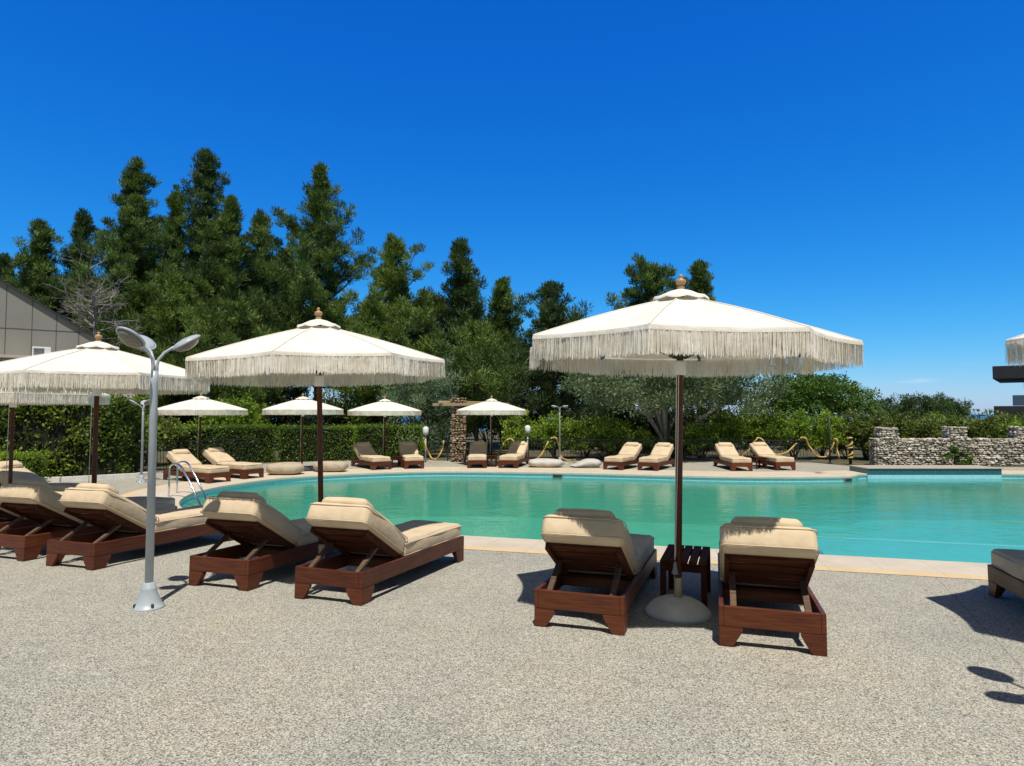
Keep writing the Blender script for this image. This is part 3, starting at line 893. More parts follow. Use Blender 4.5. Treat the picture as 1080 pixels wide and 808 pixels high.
    cd = MB().tube([(-.050, -.02, 2.05), (-.052, -.02, 1.3), (-.056, -.025, .47)], .0035, 5).tube([(-.040, -.035, 2.05), (-.042, -.035, 1.45), (-.052, -.03, .50)], .0035, 5).build('cord', CORD, t)
    MB().lathe([(.008, .475), (.014, .46), (.018, .42), (.027, .385), (.03, .372), (.0, .37)], 12, c=(-.054, -.028, -.02)).build('toggle', GREYP, cd, True)
    CHILD.setdefault(cd.name, CHILD.get(cd.name, []))
    return t
um = make_umbrella(); uused = [False]
def umbrella(x, y, label, rot, sxy=1.0, sz=1.0, lean=(0, 0), z=None):
    o = um if not uused[0] else copy_tree(um); uused[0] = True
    o.location = (x, y, gz(x, y)+.001 if z is None else z); o.scale = (sxy, sxy, sz)
    o.rotation_euler = (math.radians(lean[0]), math.radians(lean[1]), math.radians(rot))
    tag(o, label, 'umbrella', 'fringed white umbrellas round the pool'); return o
p = ground_at(715, 648)
umbrella(p.x, p.y, 'large white fringed umbrella standing between the two nearest loungers and side table', 22, 1.0, 1.0, (.6, 1.0))
umbrella((337-540)/F*7.1+.05, 7.1, 'white fringed umbrella behind the two loungers left of centre', -90, .985, .99, (1.5, 0))
umbrella((102-540)/F*8.55, 8.55, 'white fringed umbrella on the left, directly behind the three grey lamp heads', 22.5-18, 1.03, .965)
umbrella((14-540)/F*11.3, 11.3, 'white fringed umbrella at the left edge, lower and farther than its neighbour', 22.5-30, 1.03, .93)
umbrella(5.17, 4.42, 'white fringed umbrella at the right edge with only its corner in view', 7, 1.0, 1.0)
q = (212-540)/F
umbrella(q*19.8, 19.8, 'far white umbrella over the pair of loungers by the pool ladder', 10, .97, .85)
umbrella((319.5-540)/F*21.0, 21.0, 'far white umbrella between the two tan beanbags', 0, .94, .855)
umbrella((406-540)/F*22.6, 22.6, 'far white umbrella behind the pair of loungers at the clipped hedge', 12, .90, .84)
umbrella((518.5-540)/F*23.2, 23.2, 'far white umbrella just right of the stone pillar', 5, .89, .85)

# ------------------------------------------------------------------ lamp posts
def make_lamp(azs, name='lamp_post', tip=33, hs=.80):
    t = empty(name)
    MB().lathe([(.128, 0), (.128, .012), (.114, .02), (.096, .06), (.072, .12), (.062, .16), (.061, .18), (.052, .185), (.052, .215), (.042, .22)], 28).build('base_flange', LAMPGREY, t, True)
    bo = MB()
    for k in range(4):
        a = PI/4+k*PI/2; bo.lathe([(.012, .02), (.012, .05), (.006, .055)], 8, c=(.108*math.cos(a), .108*math.sin(a), 0))
    bo.build('anchor_bolts', DARKMET, t)
    MB().tube([(0, 0, .2), (0, 0, 1.95), (0, 0, 2.06)], [.034, .031, .029], 18).build('pole', LAMPGREY, t, True)
    for az in azs:
        d = Vector((math.cos(az), math.sin(az), 0)); up = Vector((0, 0, 1))
        b = d*.017
        pts = [b+up*2.0, b*1.1+up*2.10, d*.028+up*2.16, d*.075+up*2.225, d*.135+up*2.27, d*.20+up*2.305]
        if tip < 20: pts = [b+up*2.0, b*1.1+up*2.18, d*.03+up*2.27, d*.08+up*2.31, d*.14+up*2.32, d*.20+up*2.325]
        ar = MB().tube(pts, [.015, .014, .013, .013, .013, .013], 10).build('arm', LAMPGREY, t, True)
        # cobra head: long axis along the arm, tipped up outwards
        el = math.radians(tip); fx = d*math.cos(el)+up*math.sin(el); fz = -d*math.sin(el)+up*math.cos(el); fy = fz.cross(fx)
        M = Matrix((fx, fy, fz)).transposed(); c = d*.245+up*2.325
        def shell(top):
            m = MB(); nr, n = 8, 28
            for i in range(nr+1):
                th = PI/2*i/nr
                for k in range(n):
                    a = 2*PI*k/n
                    ex = .165 if math.cos(a) > 0 else .15
                    hh = .042 if top else -.085
                    q = Vector((ex*math.cos(a)*math.cos(th), .118*math.sin(a)*math.cos(th), hh*math.sin(th)))
                    q *= hs
                    if not top: q *= .93; q.z *= 1+.03*math.sin(k*PI)
                    m.v.append(c + M @ (q + Vector((0, 0, .006 if top else -.004))))
            for i in range(nr):
                for k in range(n): m.f.append((i*n+k, i*n+(k+1) % n, (i+1)*n+(k+1) % n, (i+1)*n+k))
            return m
        sh = shell(True)
        rimv = [c + M @ Vector(((.167 if math.cos(a) > 0 else .152)*math.cos(a), .120*math.sin(a), 0))*hs for a in [2*PI*k/28 for k in range(29)]]
        sh.tube(rimv, .010, 6, False)
        hd_ = sh.build('lamp_head', LAMPGREY, t, True)
        shell(False).build('lens', LENS, hd_, True)
    return t
lampA = make_lamp([math.radians(252), math.radians(38), math.radians(142)])
p = ground_at(156.5, 641); lampA.location = p
tag(lampA, 'tall grey three-headed lamp post in front of the left loungers', 'lamp', 'grey lamp posts by the pool')
def lamp(x, y, label, rz, sc=1.0):
    o = copy_tree(lampA); o.location = (x, y, gz(x, y)); o.rotation_euler = (0, 0, math.radians(rz)); o.scale = (sc, sc, sc)
    tag(o, label, 'lamp', 'grey lamp posts by the pool'); return o
p = ground_at(149, 509)
lamp(p.x, p.y, 'slim far three-headed lamp post in front of the tall hedge at left', 75, .92)
lamp(3.27, 3.06, 'grey lamp post just outside the right edge, casting two oval head shadows', -42)
lampT = make_lamp([math.radians(180), math.radians(0)], tip=8)
p = at_depth(590.5, 486, 24.4)
lampT.location = (p.x, p.y, 0); lampT.scale = (.85, .85, .91)
tag(lampT, 'slim two-headed far lamp post beside the white beanbag', 'lamp', 'grey lamp posts by the pool')

# ------------------------------------------------------------------ side tables
def make_table():
    t = empty('side_table'); H = .43; A, B = .41, .74
    tp = MB()
    for k in range(5): tp.box((-A/2+.041+k*.082, 0, H-.012), (.070, B, .024))
    tp.build('tabletop', WOODD, t, bevel=.003)
    ap = MB()
    for s_ in (-1, 1): ap.box((0, s_*(B/2-.03), H-.06), (A-.06, .022, .07)); ap.box((s_*(A/2-.03), 0, H-.06), (.022, B-.09, .07))
    ap.build('apron', WOODD, t, bevel=.002)
    for sx in (-1, 1):
        for sy in (-1, 1): MB().box((sx*(A/2-.03), sy*(B/2-.03), (H-.026)/2), (.05, .05, H-.026)).build('leg', WOODD, t, bevel=.003)
    return t
tb = make_table()
tb.location = (1.63, 6.1, gz(1.63, 6.1)); tb.rotation_euler = (0, 0, math.radians(-19.5))
tag(tb, 'dark slatted side table behind the large umbrella pole', 'side table', 'small side tables between loungers')
def table(px, py, lab, rz=0):
    o = copy_tree(tb); p = ground_at(px, py); o.location = p; o.rotation_euler = (0, 0, math.radians(rz)); o.scale = (.9, .9, .9)
    tag(o, lab, 'side table', 'small side tables between loungers')
    return o
table(417, 493, 'small far side table between the two loungers at the clipped hedge', 20)
table(518.5, 492, 'small far side table between the two loungers by the stone pillar')
table(799.5, 494, 'small far side table between the two loungers near the yellow rope')

# ------------------------------------------------------------------ beanbags
def beanbag(px, py, w, dpt, h, lab, mat, rz=0, seed=1, tip=0):
    p = ground_at(px, py); rnd = random.Random(seed)
    m = MB(); n, nr = 36, 14
    for i in range(nr+1):
        th = -PI/2 + PI*i/nr
        for k in range(n):
            a = 2*PI*k/n
            ct = math.copysign(abs(math.cos(th))**.55, 1); stt = math.copysign(abs(math.sin(th))**.8, math.sin(th))
            rr = 1 + .035*math.sin(5*a+seed) + .03*math.sin(9*a+2*seed+3*th)
            # rounded-rectangle plan
            ca, sa = math.cos(a), math.sin(a); q = (abs(ca)**3+abs(sa)**3)**(-1/3)
            x = ca*q*rr*ct*w/2; y = sa*q*rr*ct*dpt/2; z = h*.46*(1+stt)
            if tip: z *= 1 - .72*smooth(-.2, 1, x/(w/2)*tip)*1 + 0
            z *= 1 + .05*math.sin(4*x+seed)*math.sin(5*y)
            m.v.append(Vector((x, y, max(0, z))))
    for i in range(nr):
        for k in range(n): m.f.append((i*n+k, i*n+(k+1) % n, (i+1)*n+(k+1) % n, (i+1)*n+k))
    o = m.build('beanbag', mat, None, True); o.location = p + Vector((0, dpt*.45, .003)); o.rotation_euler = (0, 0, rz)
    tag(o, lab, 'beanbag', 'floor beanbags on the far terrace'); return o
beanbag(296.5, 501.5, 1.06, .8, .38, 'tan beanbag left of the far umbrella pole, next to the bank loungers', BEAN, .1, 1)
beanbag(346, 498.3, 1.05, .7, .36, 'tan beanbag right of the far umbrella pole, behind the brown near pole', BEAN, -.1, 4)
beanbag(576, 493.5, 1.20, .8, .30, 'white flattened beanbag at the foot of the slim two-headed lamp', BEANW, 0, 2, 0)
beanbag(619, 493.5, 1.05, .8, .30, 'pale beanbag tapering to one side, left of the loungers under the olive tree', BEANW, .1, 6, -1)

# ------------------------------------------------------------------ pool ladder
a = ground_at(178, 524); b = ground_at(186.5, 520); c1 = ground_at(212, 529); c2 = ground_at(218.5, 524)
t = empty('pool_ladder', a); tag(t, 'stainless steel pool ladder with two curved handrails at the left end of the pool', 'pool ladder')
for s0, e0 in ((a, c1), (b, c2)):
    dv = (e0-s0); dv.z = 0
    pts = [s0-a]
    for h in (.25, .5, .62): pts.append(s0-a+Vector((0, 0, h)))
    for k in range(1, 8):
        an = PI/2*k/8; pts.append(s0-a+dv*.16*(1-math.cos(an))+Vector((0, 0, .62+.11*math.sin(an))))
    pts.append(s0-a+dv*.22+Vector((0, 0, .735)))
    for k in range(1, 6):
        an = PI/3*k/5; pts.append(s0-a+dv*(.22+.22*math.sin(an))+Vector((0, 0, .735-.17*(1-math.cos(an)))))
    pts.append(s0-a+dv*.62+Vector((0, 0, .42))); pts.append(s0-a+dv*1.0+Vector((0, 0, -.10))); pts.append(s0-a+dv*1.03+Vector((0, 0, -.9)))
    MB().tube(pts, .021, 10).build('handrail', STEEL, t, True)
for z in (-.35, -.65, -.9):
    MB().bar(c1-a+Vector((.05, 0, z)), c2-a+Vector((.05, 0, z)), .09, .025).build('tread', STEEL, t)

# ------------------------------------------------------------------ stone wall, pillar
def stone_face(m, x0, x1, z0, z1, y, rnd, hmin=.042, hmax=.085, lmin=.08, lmax=.26, dep=.12, ox=None, oy=None):
    """random rubble laid dry; ox/oy: optional map of (along, out) to the plan"""
    z = z0
    while z < z1-.02:
        h = min(rnd.uniform(hmin, hmax), z1-z)
        if z1-z-h < .04: h = z1-z
        x = x0
        while x < x1-.01:
            l = min(rnd.choice((rnd.uniform(lmin, lmax*.6), rnd.uniform(lmin, lmax))), x1-x)
            if x1-x-l < .06: l = x1-x
            pr = rnd.uniform(-.03, .04); rot = rnd.gauss(0, .05); sh = rnd.uniform(-.014, .014)
            cx, cz = x+l/2, z+h/2+sh; hx, hz_ = l/2-.006, h/2*rnd.uniform(.82, 1.08)-.003
            n = 8; outl = []
            for k in range(n):
                a_ = 2*PI*(k+.5)/n; q = (abs(math.cos(a_))**5+abs(math.sin(a_))**5)**(-1/5)
                px_ = hx*math.cos(a_)*q*rnd.uniform(.88, 1.04); pz_ = hz_*math.sin(a_)*q*rnd.uniform(.82, 1.06)
                outl.append((cx+px_*math.cos(rot)-pz_*math.sin(rot), cz+px_*math.sin(rot)+pz_*math.cos(rot)))
            vs = []
            for yy, k_ in ((y+dep, 1), (y-pr, 1), (y-pr-.022, .74)):
                for (ax, az) in outl: vs.append((cx+(ax-cx)*k_, yy+rnd.uniform(-.006, .006), max(0, cz+(az-cz)*k_)))
            fs = []
            for q in (0, n):
                for k in range(n): fs.append((q+k, q+(k+1) % n, q+n+(k+1) % n, q+n+k))
            fs.append(tuple(range(2*n, 3*n))); m.add(vs, fs)
            x += l
        z += h
def mat_stones(nm='stone_by_stone', k=(1, 1, 1)):
    m, nt, p = new_mat(nm)
    g = nt.n.new('ShaderNodeNewGeometry')
    v = coords(nt, 'Object'); n = noise(nt, v, 3.0, 5, .6); n2 = noise(nt, v, 30, 4)
    r1 = ramp(nt, [(0, (.22, .19, .15)), (.35, (.40, .355, .285)), (.7, (.54, .49, .41)), (1, (.70, .65, .56))], g.outputs['Random Per Island'])
    r1 = mixc(nt, 1.0, r1, [q*f_ for q, f_ in zip(k, (1.2, 1.24, 1.3))], 'MULTIPLY')
    col = mixc(nt, .6, r1, ramp(nt, [(.3, (.6, .58, .55)), (.7, (1.2, 1.17, 1.1))], n.outputs[0]), 'MULTIPLY')
    nt.link(col, p.inputs['Base Color']); p.inputs['Roughness'].default_value = .92
    bump(nt, p, n2.outputs[0], .7, .02); return m
STONES = mat_stones(); STONESB = mat_stones('shaded_brown_stones', (.62, .50, .38))  # pillar stones are browner, with the shade on them painted in
rnd = random.Random(3)
WY = 22.9
t = empty('stone_wall', (at_depth(925, 480, WY).x, WY, 0)); tag(t, 'low dry-stone wall with raised piers behind the tiled pool ledge', 'wall')
ox = t.location.x
fx = lambda px: at_depth(px, 470, WY).x - ox
m = MB(); Lw = 9.5
hz = at_depth(0, 461.5, WY).z; hp = at_depth(0, 450.5, WY).z
stone_face(m, 0, Lw, 0, hz-.02, 0, rnd)
m.build('wall_stones', STONES, t)
b = MB().box((Lw/2+.05, .31, (hz-.05)/2), (Lw-.06, .44, hz-.06)); b.build('wall_core', MORTAR, t)
def side_face(m, x, y0, depth, z0, z1):
    q = MB(); stone_face(q, 0, depth, z0, z1, 0, rnd, dep=.08)
    R_ = Matrix.Rotation(-PI/2, 3, 'Z')
    m.v_off = len(m.v); m.add([R_ @ v_ + Vector((x, y0+depth, 0)) for v_ in q.v], q.f)
m = MB(); side_face(m, 0, .04, .46, 0, hz-.02); m.build('end_stones', STONES, t)
for a, c, top in ((930, 948, hp), (1002, 1020.5, hp+.02), (1073, 1092, hp+.03), (1150, 1168, hp)):
    m = MB(); stone_face(m, fx(a), fx(c), hz-.03, top, -.02, rnd, dep=.10)
    side_face(m, fx(a)+.0, .02, .42, hz-.03, top)
    m.build('pier', STONES, t)
    MB().box(((fx(a)+fx(c))/2+.02, .25, (hz+top)/2-.03), (fx(c)-fx(a)-.1, .38, top-hz)).build('pier_core', MORTAR, t)
p = at_depth(484, 487, 24.6)
t = empty('stone_pillar', (p.x, 24.6, 0)); tag(t, 'tall square stone pillar carrying wooden pergola beams', 'pillar')
pw = .56; ph_ = at_depth(484, 419.5, 24.6).z
m = MB(); stone_face(m, -pw/2, pw/2, 0, ph_, 0, rnd, .05, .09, .09, .24, .1); m.build('stones', STONESB, t)
m = MB()
stone_face(m, 0, pw, 0, ph_, 0, rnd, .05, .09, .09, .24, .1)
Ml = Matrix.Rotation(-PI/2, 3, 'Z'); m.v = [Ml @ v_ + Vector((-pw/2, pw, 0)) for v_ in m.v]; m.build('side_stones', STONESB, t)
m = MB().box((0.01, pw/2+.03, ph_/2-.03), (pw-.10, pw-.1, ph_-.06)); m.build('core', MORTAR, t)
bz = at_depth(484, 427, 24.6).z
MB().bar((-1.0, -.10, bz), (1.9, -.10, bz+.02), .09, .10).build('beam', TANW, t, bevel=.01)
MB().bar((-.75, -.25, bz+.10), (.9, 1.4, bz+.10), .08, .1).build('rafter', TANW, t, bevel=.01)

# ------------------------------------------------------------------ railing and ropes
def railing(label, pts, h, name='iron_railing', gap=.115):
    t = empty(name, pts[0]); tag(t, label, 'railing'); o0 = Vector(pts[0])
    rl = MB(); bars = MB()
    for a, b in zip(pts[:-1], pts[1:]):
        a, b = Vector(a)-o0, Vector(b)-o0
        rl.bar(a+Vector((0, 0, h)), b+Vector((0, 0, h)), .05, .035); rl.bar(a+Vector((0, 0, .10)), b+Vector((0, 0, .10)), .03, .03); rl.bar(a+Vector((0, 0, h-.14)), b+Vector((0, 0, h-.14)), .02, .02)
        L = (b-a).length; n = int(L/gap)
        for k in range(1, n): bars.bar(a.lerp(b, k/n)+Vector((0, 0, .1)), a.lerp(b, k/n)+Vector((0, 0, h)), .012, .012, up=(0, 1, 0))
        npst = max(1, round(L/1.9))
        for k in range(npst):
            q = a.lerp(b, k/npst); MB().bar(q, q+Vector((0, 0, h+.06)), .045, .045, up=(0, 1, 0)).build('post', BLACKFE, t)
    rl.build('rail', BLACKFE, t); bars.build('bars', BLACKFE, t)
    return t
FY = 24.9
zr = at_depth(0, 464, FY).z
railing('long black iron railing behind the far loungers along the shrubs', [(-2.5, 25.15, 0), (at_depth(640, 480, FY).x, FY+.05, 0), (at_depth(760, 480, FY).x, FY-.1, 0), (11.2, 24.3, 0)], zr)
railing('short black iron railing beside the tall hedge at left', [(at_depth(133, 500, 19.2).x, 19.0, 0), (-10.6, 21.2, 0), (-9.0, 23.2, 0)], .95)
def rope(pts, d, label, r=.029):
    P = [at_depth(x, y, d) for x, y in pts]
    out = []; m_ = len(P)
    for i in range(m_-1):
        p0, p1, p2, p3 = P[max(i-1, 0)], P[i], P[i+1], P[min(i+2, m_-1)]
        for j in range(6):
            t_ = j/6; out.append(.5*((2*p1)+(p2-p0)*t_+(2*p0-5*p1+4*p2-p3)*t_*t_+(3*p1-p0-3*p2+p3)*t_**3))
    out.append(P[-1])
    for k, q in enumerate(out): q.y += .05*math.sin(k*.7)
    t = MB().tube(out, r, 8).build('yellow_rope', ROPE, None, True)
    tag(t, label, 'rope', 'thick yellow ropes draped on the railing'); return t
rope([(447, 462), (449, 470), (453, 480), (458, 484.5), (463, 481), (467, 472), (468, 465)], 24.3, 'yellow rope hanging in one loop left of the stone pillar')
rope([(525, 481), (528, 474), (532, 466.5), (537, 463), (541, 464.5), (545, 470)], 24.75, 'yellow rope arching over the railing behind the loungers by the stone pillar')
rope([(550, 485), (557, 485.3), (565.5, 484.4), (572, 478), (576, 470), (578.5, 465.5)], 24.7, 'yellow rope rising up the railing behind the white beanbag')
rope([(581, 462.5), (586, 461.7), (589, 468), (590.5, 478), (593, 483), (599, 485.5), (607, 485)], 24.72, 'yellow rope falling from the railing at the slim two-headed lamp')
rope([(783, 481), (789, 475), (795, 467), (799, 462), (804, 464), (810, 475), (819.6, 479.5), (829, 477), (841, 467.5)], 24.35, 'yellow rope draped behind the far lounger pair on the right')
rope([(844.6, 462), (849, 462), (854, 470.5), (860, 479.8), (869, 482), (875, 477), (880, 464)], 24.2, 'yellow rope in a deep wave right of the far lounger pair')
rope([(880.5, 463), (882.5, 464), (883.5, 475), (884.5, 484)], 24.1, 'short yellow rope end hanging beside the dark pole')
p = at_depth(897, 490, 23.6)
t = empty('rope_post', (p.x, p.y, 0)); tag(t, 'dark post wound with yellow rope at the right end of the railing', 'post')
MB().tube([(0, 0, 0), (0, 0, 1.02)], .05, 10).build('post', BLACKFE, t, True)
sp = [(.075*math.cos(k*.45), .075*math.sin(k*.45), .08+.9*k/70+.05*math.sin(k*.23)) for k in range(70)]
MB().tube(sp, .03, 7).build('rope_coil', ROPE, t, True)
p = at_depth(875.5, 490, 24.0)
t = empty('flag_pole', (p.x, 24.0, 0)); tag(t, 'thin dark pole rising above the shrubs near the stone wall', 'pole')
MB().tube([(0, 0, 0), (0, 0, at_depth(0, 438, 24).z)], .03, 8).build('pole', BLACKFE, t, True)
MB().lathe([(.09, 0), (.09, .02), (.04, .03)], 12).build('base_plate', BLACKFE, t, True)
# garden globe lamps
def globe(px, py, d, label):
    p = at_depth(px, py, d); t = empty('garden_lamp', (p.x, d, 0)); tag(t, label, 'garden lamp', 'white globe garden lamps behind the terrace')
    MB().tube([(0, 0, 0), (0, 0, p.z-.1)], .03, 8).build('post', LAMPGREY, t, True)
    MB().lathe([(.05, -.14), (.10, -.12), (.115, -.04), (.115, .08), (.10, .13), (.03, .15)], 16, c=(0, 0, p.z)).build('globe', OPAL, t, True)
    MB().lathe([(.09, .135), (.06, .16), (.01, .17)], 16, c=(0, 0, p.z)).build('cap', OPAL, t, True)
globe(556.5, 453, 25.3, 'white globe garden lamp behind the railing right of the stone pillar')
globe(449, 454.5, 24.6, 'white globe garden lamp at the right end of the clipped hedge')

# ------------------------------------------------------------------ kerb by the left hedge
m = MB(); kp = [ground_at(x, y) for x, y in ((-40, 511), (56, 509.5), (112, 506.5), (137, 505), (150, 503.5))]
for a, b in zip(kp[:-1], kp[1:]): m.bar(a+Vector((0, .3, .06)), b+Vector((0, .3, .06)), .16, .14)
o = m.build('kerb', CONC); o['kind'] = 'structure'

# ------------------------------------------------------------------ buildings
A0 = Vector((-24.0, 20.0, 0)); A1 = Vector((-13.6, 26.5, 0)); dirA = (A1-A0).normalized()
t = empty('panelled_building', A0, math.atan2(dirA.y, dirA.x)); tag(t, 'grey panelled building with a sloping roofline at the left edge', 'building')
def along(px):  # distance along wall where pixel column px hits it
    k = (px-540)/F; # x = k*y
    return (k*A0.y - A0.x)/(dirA.x - k*dirA.y)
def zat(px, py):
    s_ = along(px); y = A0.y+dirA.y*s_
    return at_depth(px, py, y).z, s_
zl, sl_ = zat(0, 298); zr_, sr_ = zat(97, 355.5); zb, _ = zat(20, 377.5)
s_0 = 0.0; slope = (zr_-zl)/(sr_-sl_); zt0 = zl - slope*sl_; zend = max(zb+.05, zr_+slope*1.2)
poly = [(s_0, zb), (sr_+1.2, zb), (sr_+1.2, zend), (s_0, zt0)]
MB().prism(poly, 'y', 0, 5).build('upper_wall', PANEL, t)
jm = MB()
for px in (3, 31, 57, 81):
    s_ = along(px); jm.box((s_, -.004, (zb+zt0+slope*s_)/2), (.02, .010, zt0+slope*s_-zb))
for py, pr in ((345, 0), ):
    zz, s_ = zat(2, 346); e = (zt0-zz)/-slope; jm.box((e/2, -.004, zz), (e, .011, .02))
jm.build('panel_joints', GREYJ, t)
rf = MB().bar((s_0-.1, 2.5, zt0+.03), (sr_+1.2, 2.5, zend+.03), 5.2, .06); rf.build('roof', DARKCON, t)
MB().box(((sr_+1.2)/2, 1.6, zb/2), (sr_+1.6, 5.0, zb)).build('lower_wall', BEIGE, t)
MB().box(((sr_+1.2)/2, .1, zb-.03), (sr_+1.7, 2.4, .10)).build('ledge', BEIGE, t)
zz, s_ = zat(44, 371)
p = A0 + dirA*s_ + Vector((dirA.y, -dirA.x, 0))*.55
t = empty('air_conditioner', (p.x, p.y, zb+.025), math.atan2(dirA.y, dirA.x)); tag(t, 'white air conditioner unit on the ledge of the grey building', 'air conditioner')
MB().box((0, 0, .19), (.55, .3, .34)).build('casing', WHITEP, t, bevel=.01)
g = MB()
for k in range(6): g.box((-.08, -.156, .08+k*.042), (.32, .01, .016))
g.build('grille', DARKMET, t)
MB().box((.9, .1, .28), (.9, .12, .10)).build('duct', GREYP, t)

BD = 45.0
bx = at_depth(1047, 400, BD).x
t = empty('modern_building', (bx, BD, -.02), math.radians(-40)); tag(t, 'dark modern building with projecting balcony slabs at the right edge', 'building')
def bz(py): return at_depth(0, py, BD).z
MB().box((6, 4, (bz(386)+bz(399.5))/2), (12, 8, bz(386)-bz(399.5))).build('upper_slab', DARKCON, t, bevel=.02)
MB().box((6, 4, (bz(428)+bz(441))/2), (12, 8, bz(428)-bz(441))).build('lower_slab', DARKCON, t, bevel=.02)
MB().box((7.7, 4.6, bz(441)/2+.0), (11, 6.5, bz(441)-.02)).build('ground_wall', DARKCON, t)
MB().box((7.3, 5.6, (bz(428)+bz(399.5))/2), (9, 5, bz(399.5)-bz(428)-.01)).build('upper_wall', DARKCON, t)
wn = MB().box((6.2, 3.06, (bz(428)+bz(401))/2), (4.2, .06, bz(404)-bz(427))).build('window', GLASS, t)
MB().box((6.3, .2, bz(428)+.38), (10.5, .04, .72)).build('balcony_glass', GLASS, t)
MB().box((1.95, 1.0, bz(400)-.3), (.55, .5, .55)).build('soffit_box', DARKCON, t)

# ------------------------------------------------------------------ planting
PG = 'pines standing behind the pool'
pine('tall dark pine nearest the grey building, left end of the row', 44, 233, 40, 2.9, 11)
pine('slim pine second from the left with dead branches below', 88, 221, 42, 2.6, 12, L_DARK)
pine('broad tall pine with ragged top left of the highest pine', 145, 167, 38, 3.5, 13, L_PINE)
pine('lower pine tucked between the two tallest pines at left', 188, 196, 41, 2.6, 14, L_PINE)
pine('highest pine of the row with a pointed top', 216, 156, 38.5, 3.1, 15, L_DARK)
pine('bushy pine on the right shoulder of the highest pine', 245, 207, 37, 2.6, 16, L_PINE)
pine('pale green pine filling the gap left of the lone conical pine', 275, 222, 40, 2.3, 17, L_PINE)
pine('lone conical pine rising above the left umbrella', 340, 176, 36, 3.2, 18, L_PINE)
pine('young light green pine right of the conical pine', 414, 249, 35, 2.8, 19, L_PINE2)
pine('rounded dark pine in the middle of the row', 484, 253, 37, 2.6, 20, L_DARK)
pine('small pointed pine right of the rounded dark pine', 531, 294, 36, 2.1, 21, L_PINE)
pine('sparse open pine at the right end of the dense row', 580, 297, 33, 2.6, 22, L_DARK, dens=.7)
pine('pine peeking over the left slope of the large umbrella', 688, 284, 38, 3.6, 23, L_PINE, low=.2, power=.6)
pine('narrow pine top behind the large umbrella finial', 736, 275, 40, 2.4, 24, L_PINE, low=.2)
pine('dark pine at the far left edge of the photo', 8, 268, 44, 2.6, 25, L_DARK)
pine('short light pine behind the bank loungers umbrella', 190, 296, 33, 3.3, 26, L_PINE2)
pine('short light pine behind the grey lamp heads', 150, 300, 34.5, 2.6, 27, L_PINE)
pine('short bright pine to the right of the left umbrella top', 395, 318, 31, 2.8, 28, L_PINE2)
pine('shadowy pine far behind the left umbrella', 300, 262, 45, 3.2, 29, L_DARK)
pine('shadowy pine deep in the wood behind the stone pillar', 455, 310, 45, 3.4, 30, L_DARK)
pine('short broad pine behind the stone pillar umbrella', 505, 345, 30, 2.4, 31, L_PINE)
pine('shadowy low pine between the sparse pine and the olive tree', 622, 352, 42, 3.0, 32, L_DARK)
pine('low dark pine behind the sparse pine trunk', 556, 372, 40, 2.6, 33, L_DARK)
pine('low pine filling the wood edge behind the far left lamp post', 250, 320, 31, 2.6, 34, L_PINE)
pine('silvery blue cedar with drooping branches left of the stone pillar', 449, 383, 27.2, 1.9, 35, L_CEDAR, None, low=.05, power=.6, name='cedar_tree', leaf=.20)

# dead bare tree
rnd = random.Random(77)
p = at_depth(100, 300, 29.8); t = empty('bare_tree', (p.x, 29.8, 0)); tag(t, 'grey leafless dead tree among the left pines', 'tree')
mb = MB(); H = at_depth(0, 268, 31).z
mb.tube([(0, 0, 0), (.1, 0, H*.5), (.0, 0, H*.8)], [.14, .09, .03], 7); br = MB()
def twig(a, d, ln, r, lev):
    b = a+d*ln; mid = a.lerp(b, .5)+Vector((rnd.uniform(-1, 1), rnd.uniform(-1, 1), rnd.uniform(-.5, .5)))*ln*.08
    br.tube([a, mid, b], [r, r*.75, r*.45], 4, False)
    if lev < 4:
        for k in range(3 if lev < 3 else 2):
            nd = (d + Vector((rnd.gauss(0, .55), rnd.gauss(0, .55), rnd.gauss(.08, .4)))).normalized()
            twig(a.lerp(b, rnd.uniform(.45, 1)), nd, ln*rnd.uniform(.5, .75), r*.6, lev+1)
for k in range(44):
    a = Vector((0, 0, H*rnd.uniform(.30, .85))); az = rnd.uniform(0, 6.28)
    twig(a, Vector((math.cos(az), math.sin(az), rnd.uniform(-.1, .6))).normalized(), rnd.uniform(.8, 1.5), .036, 1)
mb.build('trunk', DEADW, t, True); br.build('branches', DEADW, t, True)

# olive
p = at_depth(702, 430, 26.6)
bushy('olive_tree', 'spreading grey-green olive tree behind the large umbrella pole', (p.x, 26.6, 0), (7.5, 7.6, 4.6), 41, L_OLIVE, 'tree', None, 620, 80, .165, .42, trunk=1.3, wide=.34, fill=.66, flat=.8)
p = at_depth(855, 430, 38)
bushy('mastic_tree', 'broad dark green dome-shaped tree right of the large umbrella', (p.x, 38, 0), (6.3, 6, at_depth(0, 394, 38).z), 42, L_DOME, 'tree', None, 420, 60, .19, .40, trunk=.8, wide=.45, fill=.65)
p = at_depth(972, 430, 46)
bushy('stone_pine', 'dark flat-topped pine on the horizon above the stone wall', (p.x, 46, 0), (6.6, 5, at_depth(0, 419, 46).z), 43, L_DARK, 'tree', None, 260, 70, .24, .40, trunk=.9, wide=.25, fill=.7)
